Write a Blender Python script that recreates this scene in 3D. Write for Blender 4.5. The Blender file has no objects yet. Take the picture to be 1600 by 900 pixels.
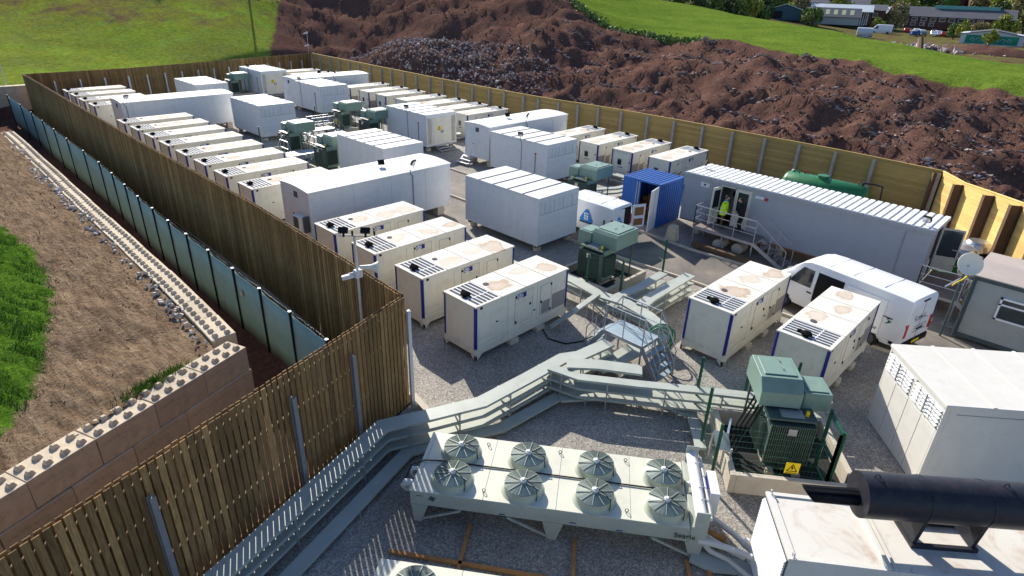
import bpy, math, random
import numpy as np
from mathutils import Vector, Matrix, Euler
random.seed(7); rng = np.random.default_rng(7)
R = math.radians
scene = bpy.context.scene
COL = scene.collection
# ------------------------------------------------------------------ objects
def tag(o, label=None, cat=None, group=None, kind=None):
    if label: o['label'] = label
    if cat: o['category'] = cat
    if group: o['group'] = group
    if kind: o['kind'] = kind
    return o
def empty(name, loc=(0, 0, 0), rz=0.0, label=None, cat=None, group=None):
    o = bpy.data.objects.new(name, None); COL.objects.link(o)
    o.location = loc; o.rotation_euler = (0, 0, rz); o.empty_display_size = 0.3
    return tag(o, label, cat, group)
def copy_tree(o, parent=None):
    c = o.copy(); COL.objects.link(c)
    if parent is not None: c.parent = parent
    for ch in list(o.children): copy_tree(ch, c)
    return c
def frame_of(p0, p1):
    a = Vector(p0); d = Vector(p1) - a; L = d.length; d.normalize()
    up = Vector((0, 0, 1)) if abs(d.z) < .95 else Vector((1, 0, 0))
    x = d.cross(up).normalized(); y = x.cross(d).normalized()
    return a, d, x, y, L
class MB:
    def __init__(s): s.v = []; s.f = []; s.m = []; s.t = []
    def add(s, vs, fs, m=0, t=1.0):
        b = len(s.v); s.v += [tuple(map(float, v)) for v in vs]
        for f in fs: s.f.append([b + i for i in f]); s.m.append(m); s.t.append(t)
        return s
    def box(s, x0, x1, y0, y1, z0, z1, m=0, t=1.0):
        return s.add([(x0,y0,z0),(x1,y0,z0),(x1,y1,z0),(x0,y1,z0),(x0,y0,z1),(x1,y0,z1),(x1,y1,z1),(x0,y1,z1)],
            [(0,3,2,1),(4,5,6,7),(0,1,5,4),(1,2,6,5),(2,3,7,6),(3,0,4,7)], m, t)
    def obox(s, c, size, rot, m=0, t=1.0):
        hx, hy, hz = [k / 2 for k in size]; rm = rot if isinstance(rot, Matrix) else Euler(rot).to_matrix(); c = Vector(c)
        vs = [c + rm @ Vector(p) for p in [(-hx,-hy,-hz),(hx,-hy,-hz),(hx,hy,-hz),(-hx,hy,-hz),(-hx,-hy,hz),(hx,-hy,hz),(hx,hy,hz),(-hx,hy,hz)]]
        return s.add(vs, [(0,3,2,1),(4,5,6,7),(0,1,5,4),(1,2,6,5),(2,3,7,6),(3,0,4,7)], m, t)
    def bar(s, p0, p1, w, h=None, m=0, t=1.0):
        h = h or w; a, d, x, y, L = frame_of(p0, p1)
        rm = Matrix((x, d, y)).transposed()
        return s.obox(a + d * (L / 2), (w, L, h), rm, m, t)
    def cyl(s, p0, p1, r0, r1=None, n=12, m=0, cap=True, t=1.0):
        r1 = r0 if r1 is None else r1; a, d, x, y, L = frame_of(p0, p1); b = a + d * L
        vs = []
        for i in range(n):
            q = 2 * math.pi * i / n; o = x * math.cos(q) + y * math.sin(q); vs += [a + o * r0, b + o * r1]
        fs = [(2*i, 2*((i+1) % n), 2*((i+1) % n)+1, 2*i+1) for i in range(n)]
        if cap: fs += [tuple(2*i for i in range(n))[::-1], tuple(2*i+1 for i in range(n))]
        return s.add(vs, fs, m, t)
    def tube(s, pts, r, n=8, m=0, t=1.0):
        pts = [Vector(p) for p in pts]; rings = []
        up0 = Vector((0, 0, 1)); prevx = None
        for i, p in enumerate(pts):
            d = (pts[min(i+1, len(pts)-1)] - pts[max(i-1, 0)]).normalized()
            if prevx is None:
                u = up0 if abs(d.z) < .9 else Vector((1, 0, 0)); x = d.cross(u).normalized()
            else: x = (prevx - d * prevx.dot(d)).normalized()
            prevx = x; y = d.cross(x)
            rings.append([p + (x * math.cos(2*math.pi*k/n) + y * math.sin(2*math.pi*k/n)) * r for k in range(n)])
        vs = [v for rg in rings for v in rg]; fs = []
        for i in range(len(rings) - 1):
            for k in range(n): fs.append((i*n+k, i*n+(k+1) % n, (i+1)*n+(k+1) % n, (i+1)*n+k))
        L = (len(rings) - 1) * n
        fs += [tuple(range(n))[::-1], tuple(L + k for k in range(n))]
        return s.add(vs, fs, m, t)
    def prism(s, poly, z0, z1, m=0, t=1.0):
        n = len(poly); vs = [(p[0], p[1], z0) for p in poly] + [(p[0], p[1], z1) for p in poly]
        return s.add(vs, [tuple(range(n))[::-1], tuple(range(n, 2*n))] + [(i, (i+1) % n, n+(i+1) % n, n+i) for i in range(n)], m, t)
    def extr(s, poly3, vec, m=0, t=1.0):
        n = len(poly3); vec = Vector(vec); vs = [Vector(p) for p in poly3]; vs += [p + vec for p in vs]
        return s.add(vs, [tuple(range(n))[::-1], tuple(range(n, 2*n))] + [(i, (i+1) % n, n+(i+1) % n, n+i) for i in range(n)], m, t)
    def sweep(s, path, w, h, m=0, t=1.0):
        """rectangle (w wide, h high, top at path z) along a polyline with mitred joints"""
        P = [Vector(p) for p in path]; rings = []
        for i, p in enumerate(P):
            d0 = (P[i] - P[i-1]) if i else (P[1] - P[0]); d1 = (P[i+1] - P[i]) if i < len(P)-1 else d0
            a = Vector((d0.x, d0.y, 0)).normalized(); b = Vector((d1.x, d1.y, 0)).normalized()
            n = (a + b); n = n.normalized() if n.length > .01 else a
            k = 1 / max(.5, n.dot(a)); x = Vector((n.y, -n.x, 0)) * (w / 2 * k); z = Vector((0, 0, h))
            rings.append([p - x - z, p + x - z, p + x, p - x])
        vs = [v for r in rings for v in r]; fs = []
        for i in range(len(P) - 1):
            for k in range(4): fs.append((i*4+k, i*4+(k+1) % 4, i*4+4+(k+1) % 4, i*4+4+k))
        L = (len(P)-1)*4
        return s.add(vs, fs + [(3,2,1,0), (L, L+1, L+2, L+3)], m, t)
    def build(s, name, mats, parent=None, loc=None, rot=None, smooth=False, bevel=0.0, seg=1):
        me = bpy.data.meshes.new(name); me.from_pydata(s.v, [], s.f)
        mats = mats if isinstance(mats, (list, tuple)) else [mats]
        for mm in mats: me.materials.append(mm)
        if len(mats) > 1: me.polygons.foreach_set('material_index', s.m)
        if any(t != 1.0 for t in s.t) or any(mm.get('tone') for mm in mats):
            at = me.attributes.new('tone', 'FLOAT', 'FACE'); at.data.foreach_set('value', s.t)
        if smooth: me.polygons.foreach_set('use_smooth', [True] * len(me.polygons))
        me.update()
        o = bpy.data.objects.new(name, me); COL.objects.link(o)
        if parent is not None: o.parent = parent
        if loc is not None: o.location = loc
        if rot is not None: o.rotation_euler = rot
        if bevel:
            b = o.modifiers.new('bevel', 'BEVEL'); b.width = bevel; b.segments = seg; b.limit_method = 'ANGLE'; b.angle_limit = R(50)
        if smooth:
            try: me.set_sharp_from_angle(angle=R(40))
            except Exception: pass
        return o
def text_obj(name, body, size, loc, rot, mat, parent=None, ext=0.002):
    c = bpy.data.curves.new(name, 'FONT'); c.body = body; c.size = size; c.extrude = ext; c.align_x = 'CENTER'; c.align_y = 'CENTER'
    t = bpy.data.objects.new(name, c); COL.objects.link(t); bpy.context.view_layer.update()
    me = bpy.data.meshes.new_from_object(t.evaluated_get(bpy.context.evaluated_depsgraph_get())); bpy.data.objects.remove(t)
    me.materials.clear(); me.materials.append(mat); o = bpy.data.objects.new(name, me); COL.objects.link(o)
    o.location = loc; o.rotation_euler = rot
    if parent is not None: o.parent = parent
    return o
# ------------------------------------------------------------------ materials
class NT:
    def __init__(s, name):
        s.mat = bpy.data.materials.new(name); s.mat.use_nodes = True
        s.t = s.mat.node_tree; s.n = s.t.nodes; s.l = s.t.links; s.b = s.n['Principled BSDF']
    def node(s, ty, **kw):
        n = s.n.new(ty)
        for k, v in kw.items(): setattr(n, k, v)
        return n
    def link(s, a, b): s.l.new(a, b)
    def coord(s, kind='Object', scale=None):
        o = s.node('ShaderNodeTexCoord').outputs[kind]
        if scale:
            mp = s.node('ShaderNodeMapping'); mp.inputs['Scale'].default_value = scale; s.link(o, mp.inputs['Vector']); o = mp.outputs[0]
        return o
    def world(s, scale=None):
        o = s.node('ShaderNodeNewGeometry').outputs['Position']
        if scale:
            mp = s.node('ShaderNodeMapping'); mp.inputs['Scale'].default_value = scale; s.link(o, mp.inputs['Vector']); o = mp.outputs[0]
        return o
    def noise(s, vec, scale, detail=4, rough=.55, dist=0):
        n = s.node('ShaderNodeTexNoise'); n.inputs['Scale'].default_value = scale; n.inputs['Detail'].default_value = detail
        n.inputs['Roughness'].default_value = rough; n.inputs['Distortion'].default_value = dist; s.link(vec, n.inputs['Vector']); return n.outputs['Fac']
    def vor(s, vec, scale, feature='F1', out='Distance'):
        n = s.node('ShaderNodeTexVoronoi', feature=feature); n.inputs['Scale'].default_value = scale; s.link(vec, n.inputs['Vector']); return n.outputs[out]
    def ramp(s, fac, stops, interp='LINEAR'):
        n = s.node('ShaderNodeValToRGB'); n.color_ramp.interpolation = interp
        while len(n.color_ramp.elements) < len(stops): n.color_ramp.elements.new(.5)
        for e, (p, c) in zip(n.color_ramp.elements, stops):
            e.position = p; e.color = (c, c, c, 1) if isinstance(c, (int, float)) else (*c, 1)
        s.link(fac, n.inputs[0]); return n.outputs[0]
    def mix(s, fac, a, b, mode='MIX'):
        n = s.node('ShaderNodeMix', data_type='RGBA', blend_type=mode)
        for v, i in ((fac, 0), (a, 6), (b, 7)):
            if hasattr(v, 'is_linked'): s.link(v, n.inputs[i])
            elif isinstance(v, (int, float)): n.inputs[i].default_value = v if i == 0 else (v, v, v, 1)
            else: n.inputs[i].default_value = (*v, 1)
        return n.outputs[2]
    def math(s, op, a, b=None, c=None):
        n = s.node('ShaderNodeMath', operation=op)
        for v, i in ((a, 0), (b, 1), (c, 2)):
            if v is None: continue
            if hasattr(v, 'is_linked'): s.link(v, n.inputs[i])
            else: n.inputs[i].default_value = v
        return n.outputs[0]
    def attr(s, name, out='Fac'):
        n = s.node('ShaderNodeAttribute', attribute_name=name); return n.outputs[out]
    def rand(s): return s.node('ShaderNodeObjectInfo').outputs['Random']
    def bump(s, h, strength=.3, dist=.02):
        n = s.node('ShaderNodeBump'); n.inputs['Strength'].default_value = strength; n.inputs['Distance'].default_value = dist
        s.link(h, n.inputs['Height']); s.link(n.outputs[0], s.b.inputs['Normal'])
    def out(s, col=None, rough=None, metal=None, spec=None):
        for v, k in ((col, 'Base Color'), (rough, 'Roughness'), (metal, 'Metallic'), (spec, 'Specular IOR Level')):
            if v is None: continue
            if hasattr(v, 'is_linked'): s.link(v, s.b.inputs[k])
            elif isinstance(v, (tuple, list)): s.b.inputs[k].default_value = (*v, 1)
            else: s.b.inputs[k].default_value = v
        return s.mat
def basic(name, col, rough=.5, metal=0, var=.12, scale=2.0, bump=0, bscale=40, tone=False, objvar=0, dirt=None, spec=.25, streak=None):
    s = NT(name); co = s.coord(); n = s.noise(co, scale, 5, .6)
    k = s.ramp(n, [(.25, 1 - var), (.75, 1 + var)])
    c = s.mix(1.0, col, k, 'MULTIPLY')
    if dirt:
        d = s.ramp(s.noise(co, scale * 1.7, 6, .65, .6), [(.52, 0.0), (.72, dirt[1])]); c = s.mix(d, c, dirt[0])
    if streak:
        k1 = s.noise(s.coord('Object', (7, 7, .45)), 1.6, 5, .7); k2 = s.noise(co, .9, 3)
        f = s.math('MULTIPLY', s.ramp(k1, [(.54, 0.0), (.74, streak[1])]), s.ramp(k2, [(.38, .15), (.62, 1.0)])); c = s.mix(f, c, streak[0])
    if tone: c = s.mix(1.0, c, s.attr('tone'), 'MULTIPLY')
    if objvar:
        m = s.math('MULTIPLY_ADD', s.rand(), 2 * objvar, 1 - objvar); c = s.mix(1.0, c, m, 'MULTIPLY')
    r = s.math('MULTIPLY_ADD', n, .25, rough - .12)
    if bump: s.bump(s.noise(co, bscale, 4), bump, .01)
    m = s.out(c, r, metal, spec)
    if tone: m['tone'] = 1
    return m
mat = {}
mat['cream'] = basic('cream paint', (.71, .675, .565), var=.05, dirt=((.42, .33, .2), .28), objvar=.06, rough=.6, spec=.15, streak=((.40, .30, .18), .4))
mat['white'] = basic('white steel paint', (.70, .705, .70), .65, var=.05, dirt=((.48, .46, .4), .3), objvar=.05, spec=.08, streak=((.42, .38, .30), .4))
mat['whiteG'] = basic('off white steel paint', (.63, .61, .555), .65, var=.05, dirt=((.5, .45, .35), .28), spec=.08, streak=((.45, .38, .28), .35))
mat['seam'] = basic('dark seam', (.10, .10, .11), .6)
mat['greyseam'] = basic('grey seam', (.30, .30, .31), .8, spec=.05)
mat['blue'] = basic('blue trim paint', (.012, .025, .20), .35, var=.06)
mat['black'] = basic('black plastic', (.008, .008, .009), .6, spec=.2)
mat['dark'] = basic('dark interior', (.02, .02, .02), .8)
mat['grille'] = basic('grille grey', (.10, .105, .11), .8, var=.2, scale=8, spec=.05)
mat['vent'] = basic('vent mesh', (.28, .26, .24), .55, var=.12, scale=20, bump=.3, bscale=200)
mat['galv'] = basic('galvanised steel', (.50, .52, .55), .42, .75, var=.15, scale=9)
mat['galvlt'] = basic('galvanised post', (.55, .57, .6), .5, .35, var=.12, scale=5)
mat['galvmid'] = basic('dull galvanised post', (.24,.235,.235), .65, .1, var=.15, scale=5)
mat['fwire'] = basic('green fence wire', (.07, .20, .13), .5, var=.1)
mat['roofseam'] = basic('roof seam grey', (.13,.13,.14), .8, spec=.03)
mat['palestone'] = basic('pale loose stone', (.55,.5,.45), .9, var=.2, scale=6, tone=True)
mat['tray'] = basic('cable tray paint', (.39, .415, .365), .45, var=.08, scale=1.5, dirt=((.30, .28, .22), .4))
mat['traydk'] = basic('cable tray inner', (.36, .40, .40), .5, var=.1)
mat['tgreen'] = basic('transformer green paint', (.19, .28, .23), .38, var=.08, dirt=((.12, .14, .1), .35))
mat['tdark'] = basic('transformer fins', (.075, .11, .09), .45, var=.15)
mat['fgreen'] = basic('green fence paint', (.015, .085, .05), .4, var=.1)
mat['tank'] = basic('green tank paint', (.025, .17, .065), .35, var=.12, dirt=((.06, .1, .05), .5))
mat['contblue'] = basic('container blue', (.018, .10, .36), .42, var=.12, dirt=((.1, .1, .13), .3))
mat['concrete'] = basic('concrete', (.52, .435, .32), .9, var=.16, scale=3, bump=.35, bscale=25, objvar=.12, dirt=((.25, .21, .16), .5), spec=.2)
mat['conclt'] = basic('pale concrete', (.52, .46, .37), .9, var=.13, scale=3, bump=.3, bscale=25, spec=.2)
mat['batten'] = basic('timber batten', (.42, .20, .07), .7, var=.25, scale=4)
mat['officegrey'] = basic('grey site office paint', (.36, .375, .41), .5, var=.06, dirt=((.3, .3, .3), .25))
mat['portgrey'] = basic('portable office render', (.34, .36, .35), .8, var=.08, bump=.5, bscale=90)
mat['portfr'] = basic('portable office frame', (.06, .085, .095), .5)
mat['portroof'] = basic('portable office roof', (.42, .36, .32), .7, var=.08)
mat['glass'] = basic('dark glass', (.015, .02, .025), .08, spec=.8)
mat['winglass'] = basic('tinted window glass', (.03, .04, .045), .1, spec=.8)
mat['vanwhite'] = basic('white vehicle paint', (.78, .79, .80), .22, var=.02, spec=.6)
mat['tyre'] = basic('tyre rubber', (.02, .02, .02), .8)
mat['red'] = basic('red lamp', (.45, .015, .012), .3)
mat['yellow'] = basic('yellow sign', (.80, .58, .01), .5, var=.03)
mat['skyblue'] = basic('blue livery', (.02, .22, .62), .35, var=.03)
mat['hose'] = basic('green hose', (.02, .22, .10), .4)
mat['silencer'] = basic('black silencer paint', (.022, .024, .032), .42, var=.25, scale=5, dirt=((.09, .045, .03), .5))
mat['greypipe'] = basic('lagged pipe', (.62, .60, .56), .5, var=.08)
mat['dish'] = basic('dish white', (.7, .68, .6), .5, var=.03)
mat['hivis'] = basic('hi vis jacket', (.55, .85, .02), .6, var=.08, scale=12)
mat['refl'] = basic('reflective band', (.6, .65, .6), .4)
mat['darkcloth'] = basic('dark clothing', (.016, .016, .02), .85, var=.3, scale=10)
mat['browncloth'] = basic('brown trousers', (.10, .065, .035), .85, var=.2, scale=10)
mat['skin'] = basic('skin', (.42, .24, .17), .6, var=.05)
mat['hair'] = basic('dark hair', (.02, .014, .01), .7)
mat['ply'] = basic('plywood', (.27, .13, .05), .7, var=.2, scale=5)
mat['meshscr'] = basic('teal privacy mesh', (.24, .36, .33), .95, spec=.08, var=.12, scale=1.2, bump=.4, bscale=150)
mat['signpale'] = basic('small faded sign', (.45,.42,.22), .6)
mat['soot'] = basic('sooty exhaust cap', (.012,.012,.012), .95, spec=0.0)
mat['concpost'] = basic('grey brown concrete post', (.37,.335,.285), .9, var=.15, spec=.1)
mat['bollard'] = basic('bollard', (.5, .5, .47), .7)
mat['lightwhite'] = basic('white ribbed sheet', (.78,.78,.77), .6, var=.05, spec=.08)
mat['alu'] = basic('brushed aluminium', (.55, .56, .58), .3, .85, var=.06)
def roof_mat():
    s = NT('generator roof paint with rust stains'); co = s.coord()
    sp = s.node('ShaderNodeSeparateXYZ'); s.link(co, sp.inputs[0]); X, Y = sp.outputs[0], sp.outputs[1]
    u = s.math('DIVIDE', s.math('SUBTRACT', X, 1.25), 1.233); cell = s.math('FLOOR', u); fx = s.math('SUBTRACT', s.math('FRACT', u), .5)
    wn = s.node('ShaderNodeTexWhiteNoise', noise_dimensions='2D'); cb = s.node('ShaderNodeCombineXYZ')
    s.link(cell, cb.inputs[0]); s.link(s.math('MULTIPLY', s.rand(), 57.3), cb.inputs[1]); s.link(cb.outputs[0], wn.inputs['Vector'])
    sc = s.node('ShaderNodeSeparateColor'); s.link(wn.outputs['Color'], sc.inputs[0])
    cy = s.math('MULTIPLY_ADD', sc.outputs[1], .7, .5); cx = s.math('MULTIPLY_ADD', sc.outputs[2], .3, -.15)
    sy = s.math('MULTIPLY_ADD', sc.outputs[2], 1.1, .9)
    off = s.node('ShaderNodeVectorMath', operation='ADD'); s.link(co, off.inputs[0])
    c3 = s.node('ShaderNodeCombineXYZ'); s.link(s.math('MULTIPLY', s.rand(), 31.0), c3.inputs[2]); s.link(c3.outputs[0], off.inputs[1])
    nz = s.math('SUBTRACT', s.noise(off.outputs[0], 1.7, 3, .5, .4), .5)
    dx = s.math('MULTIPLY', s.math('SUBTRACT', fx, cx), 1.35); dy = s.math('MULTIPLY', s.math('SUBTRACT', Y, cy), sy)
    d = s.math('SQRT', s.math('ADD', s.math('MULTIPLY', dx, dx), s.math('MULTIPLY', dy, dy)))
    d = s.math('ADD', d, s.math('MULTIPLY', nz, 1.1))
    ins = s.math('MULTIPLY', s.math('LESS_THAN', s.math('ABSOLUTE', fx), .45), s.math('GREATER_THAN', u, 0.0))
    blob = s.ramp(d, [(.30, .65), (.45, 1.0), (.50, .4), (.64, 0.0)])
    amt = s.math('MULTIPLY', s.math('MULTIPLY', blob, ins), s.math('MULTIPLY_ADD', sc.outputs[0], .6, .4))
    fine = s.ramp(s.noise(co, 14, 4), [(.3, .7), (.7, 1.0)])
    base = s.mix(s.ramp(s.noise(off.outputs[0], 2.2, 5, .65), [(.45, 0.0), (.75, .45)]), (.74, .70, .62), (.58, .48, .36))
    c = s.mix(s.math('MULTIPLY', amt, fine), base, (.36, .225, .12))
    return s.out(c, .75, 0, .04)
mat['groof'] = roof_mat()
def rust_roof():
    s = NT('white roof with rust smudges'); co = s.coord()
    a = s.ramp(s.noise(co, .9, 6, .7, .8), [(.50, 0.0), (.72, .85)]); b = s.ramp(s.noise(co, 5, 5), [(.35, .3), (.65, 1.0)])
    return s.out(s.mix(s.math('MULTIPLY', a, b), (.63, .60, .54), (.36, .19, .09)), .7, 0, .05)
mat['rustroof'] = rust_roof()
def gravel():
    s = NT('gravel'); w = s.world()
    v = s.node('ShaderNodeTexVoronoi'); v.inputs['Scale'].default_value = 30; s.link(w, v.inputs['Vector'])
    g = s.node('ShaderNodeSeparateColor'); s.link(v.outputs['Color'], g.inputs[0])
    c = s.ramp(g.outputs[0], [(0, (.20, .184, .16)), (.45, (.33, .305, .265)), (.8, (.42, .39, .345)), (1, (.55, .515, .46))])
    big = s.ramp(s.noise(w, .35, 5, .6), [(.3, .66), (.7, 1.15)]); c = s.mix(1, c, big, 'MULTIPLY')
    soil = s.ramp(s.noise(w, .22, 6, .65, .5), [(.54, 0.0), (.68, .6)]); c = s.mix(soil, c, (.26, .205, .155))
    h = s.math('ADD', s.ramp(v.outputs['Distance'], [(0, 1.0), (.6, 0.0)]), s.math('MULTIPLY', g.outputs[1], 1.2))
    s.bump(h, .55, .02); return s.out(c, .92, 0, .15)
mat['gravel'] = gravel()
def asphalt():
    s = NT('worn asphalt'); w = s.world()
    c = s.ramp(s.noise(w, .45, 7, .65, .3), [(.3, (.10, .095, .09)), (.5, (.17, .15, .13)), (.72, (.27, .23, .18))])
    sp = s.ramp(s.noise(w, 60, 3), [(.35, .8), (.7, 1.2)]); c = s.mix(1, c, sp, 'MULTIPLY')
    s.bump(s.noise(w, 70, 3), .35, .01); return s.out(c, .85, 0, .25)
mat['asphalt'] = asphalt()
def timber(name, base, dk, stretch, tone=True, rough=.8, knots=False):
    s = NT(name); co = s.coord('Object', stretch)
    g = s.noise(co, 6, 6, .65, .4); c = s.mix(s.ramp(g, [(.35, 0.0), (.68, 1.0)]), base, dk)
    st = s.ramp(s.noise(s.coord(), .8, 5, .6), [(.4, 0.0), (.75, .55)]); c = s.mix(st, c, dk)
    if knots:
        kn = s.ramp(s.vor(s.coord('Object', (3, 3, 7)), 1.3), [(.03, .7), (.09, 0.0)]); c = s.mix(kn, c, (.12, .06, .02))
    if tone: c = s.mix(1, c, s.attr('tone'), 'MULTIPLY')
    s.bump(g, .25, .01); m = s.out(c, rough, 0, .2)
    if tone: m['tone'] = 1
    return m
mat['slat'] = timber('weathered slat timber', (.35, .215, .085), (.15, .09, .04), (6, 6, .5))
mat['sunplank'] = timber('plank timber lightened as sunlit', (.82, .56, .20), (.62, .40, .13), (.5, .5, 7), knots=True)  # paler copy of the plank timber, sunlight put into its colour
mat['plank'] = timber('horizontal plank timber', (.50, .35, .13), (.36, .24, .08), (.5, .5, 7), knots=True)
mat['rail'] = timber('fence rail timber', (.28, .17, .09), (.13, .09, .05), (.5, 6, 6), tone=False)
mat['post'] = timber('brown fence post', (.17, .11, .065), (.09, .055, .035), (6, 6, .5), tone=False)
def ground_mat():
    s = NT('grass and earth'); w = s.world()
    edge = s.noise(w, .35, 6, .65); fine = s.noise(w, 2.2, 5, .65)
    a = s.math('ADD', s.attr('grass'), s.math('MULTIPLY', s.math('SUBTRACT', edge, .5), .5)); gm = s.ramp(a, [(.42, 0.0), (.58, 1.0)])
    grass = s.mix(s.ramp(s.noise(w, .16, 6, .6), [(.32, 0.0), (.7, 1.0)]), (.105, .175, .025), (.165, .235, .035))
    grass = s.mix(s.ramp(s.noise(w, .7, 6, .7, .5), [(.55, 0.0), (.75, .55)]), grass, (.055, .10, .015))
    dry = s.math('MULTIPLY', s.attr('dry'), s.ramp(s.noise(w, .13, 6, .7), [(.40, 0.0), (.58, 1.0)])); grass = s.mix(dry, grass, (.105, .072, .045))
    ol = s.math('MULTIPLY', s.ramp(s.noise(w, .5, 7, .7), [(.38, 0.0), (.62, 1.0)]), s.math('MINIMUM', s.math('MULTIPLY', s.attr('dry'), 1.6), .8)); grass = s.mix(ol, grass, (.155, .165, .02)); hill_sun = s.ramp(s.attr('dry'), [(.02, 1.0), (.12, 1.5)]); grass = s.mix(1, grass, hill_sun, 'MULTIPLY')  # last step paints the hill grass lighter, making up for its slope away from the sun
    sp = s.ramp(s.noise(w, 2.2, 7, .8), [(.32, .55), (.66, 1.3)]); grass = s.mix(1, grass, sp, 'MULTIPLY')
    soil = s.mix(s.ramp(s.noise(w, .25, 7, .65, .4), [(.3, 0.0), (.7, 1.0)]), (.108, .057, .045), (.165, .093, .07))
    soil = s.mix(s.ramp(fine, [(.5, 0.0), (.75, .6)]), soil, (.18, .115, .09))
    soil = s.mix(1, soil, s.ramp(s.noise(w, 5, 4, .7), [(.25, .55), (.75, 1.35)]), 'MULTIPLY')
    c = s.mix(gm, soil, grass)
    s.bump(s.noise(w, 3.0, 8, .75), .8, .25); return s.out(c, 1.0, 0, 0.0)
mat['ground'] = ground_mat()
def bank_mat():
    s = NT('bare earth bank with grass'); w = s.world()
    rot = s.node('ShaderNodeMapping'); rot.inputs['Rotation'].default_value = (0, 0, R(20)); rot.inputs['Scale'].default_value = (3.2, .55, 1); s.link(w, rot.inputs['Vector'])
    fur = s.noise(rot.outputs[0], 1.6, 6, .6, .4)
    soil = s.mix(s.ramp(fur, [(.3, 0.0), (.7, 1.0)]), (.15, .10, .064), (.34, .245, .16))
    soil = s.mix(s.ramp(s.noise(w, .5, 6, .65, .6), [(.52, 0.0), (.72, .7)]), soil, (.135, .09, .06))
    soil = s.mix(1, soil, s.ramp(s.noise(w, 9, 5, .7), [(.25, .7), (.75, 1.25)]), 'MULTIPLY')
    a = s.math('ADD', s.attr('grass'), s.math('MULTIPLY', s.math('SUBTRACT', s.noise(w, .9, 7, .7), .5), 1.1)); gm = s.ramp(a, [(.45, 0.0), (.62, 1.0)])
    grass = s.mix(s.ramp(s.noise(w, 1.2, 6, .65), [(.35, 0.0), (.7, 1.0)]), (.05, .115, .014), (.115, .22, .024))
    grass = s.mix(1, grass, s.ramp(s.noise(w, 14, 4, .7), [(.3, .5), (.7, 1.35)]), 'MULTIPLY')
    s.bump(s.math('ADD', s.noise(w, 6, 7, .7), s.math('MULTIPLY', fur, 1.3)), 1.0, .16)
    return s.out(s.mix(gm, soil, grass), 1.0, 0, 0.0)
mat['bank'] = bank_mat()
def rubble_mat():
    s = NT('broken rubble'); n = s.attr('tone'); c = s.ramp(n, [(0, (.07, .045, .038)), (.5, (.15, .10, .085)), (.8, (.30, .23, .205)), (1, (.50, .43, .40))])
    m = s.out(c, .9, 0, .15); m['tone'] = 1; return m
mat['rubble'] = rubble_mat()
def leaf(name, a, b):
    s = NT(name); t = s.attr('tone'); c = s.mix(t, a, b); m = s.out(c, .7, 0, .2); m['tone'] = 1
    return m
mat['leafY'] = leaf('spring leaves', (.13, .16, .025), (.38, .40, .07)); mat['leafG'] = leaf('mid green leaves', (.07, .11, .03), (.22, .30, .08))
mat['leafD'] = leaf('dark leaves', (.03, .05, .02), (.11, .15, .05)); mat['leafB'] = leaf('bare budding twigs', (.16, .13, .06), (.42, .36, .17))
mat['grassb'] = leaf('grass blades', (.055, .12, .018), (.15, .255, .035))
mat['tuft'] = leaf('rough tussocks', (.035, .085, .010), (.20, .26, .022))
mat['bark'] = basic('bark', (.06, .045, .03), .9)
mat['brick'] = basic('far brick', (.11, .052, .04), .85, var=.2, scale=.6); mat['slate'] = basic('slate roof', (.10, .10, .115), .7, var=.15, scale=.3, tone=True)
mat['tileroof'] = basic('brown tile roof', (.14, .085, .07), .8, var=.2, scale=.3); mat['shedblue'] = basic('blue grey cladding', (.05, .10, .13), .5, var=.1, scale=.3)
mat['lightroof'] = basic('pale roof sheet', (.55, .6, .62), .5, var=.08, scale=.3); mat['skylight'] = basic('skylight sheet', (.45, .47, .30), .5)
mat['greenroof'] = basic('verdigris roof light', (.16, .42, .36), .5, var=.1); mat['whitewin'] = basic('white window frame', (.6, .6, .6), .5); mat['signgreen'] = basic('green mural', (.02, .25, .16), .5, var=.4, scale=.6)
mat['carblue'] = basic('blue car paint', (.03, .07, .2), .3); mat['carred'] = basic('red car paint', (.3, .02, .03), .3); mat['cargrey'] = basic('grey car paint', (.2, .21, .22), .3)
ORD = 'first second third fourth fifth sixth seventh eighth ninth tenth eleventh twelfth thirteenth fourteenth fifteenth sixteenth seventeenth eighteenth nineteenth twentieth'.split()
# ------------------------------------------------------------------ camera, sun, sky
cam = bpy.data.cameras.new('camera'); co_ = bpy.data.objects.new('camera', cam); COL.objects.link(co_); scene.camera = co_
cam.sensor_width = 36; cam.lens = 958.23 / 1600 * 36; cam.clip_end = 4000; cam.clip_start = .1
def cam_rot(p, r, y):
    cp, sp = math.cos(p), math.sin(p); f = Vector((0, cp, -sp)); u = Vector((0, sp, cp)); x = Vector((1, 0, 0))
    cr, sr = math.cos(r), math.sin(r); x, u = x * cr + u * sr, u * cr - x * sr
    Z = Matrix.Rotation(y, 3, 'Z'); x, u, f = Z @ x, Z @ u, Z @ f
    return Matrix((x, u, -f)).transposed()
co_.rotation_euler = cam_rot(R(26.1578), R(1.8934), R(-46.1465)).to_euler(); co_.location = (0, 0, 12)
SUN_EL, SUN_AZ = 29.0, 24.3
sd = Vector((math.sin(R(SUN_AZ)) * math.cos(R(SUN_EL)), math.cos(R(SUN_AZ)) * math.cos(R(SUN_EL)), math.sin(R(SUN_EL))))
sl = bpy.data.lights.new('sun', 'SUN'); sl.energy = 5.0; sl.angle = R(.53); sl.color = (1, .94, .84)
so = bpy.data.objects.new('sun', sl); COL.objects.link(so); so.rotation_euler = sd.to_track_quat('Z', 'Y').to_euler(); so.location = (20, 60, 60)
wd = bpy.data.worlds.new('World'); scene.world = wd; wd.use_nodes = True
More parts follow.
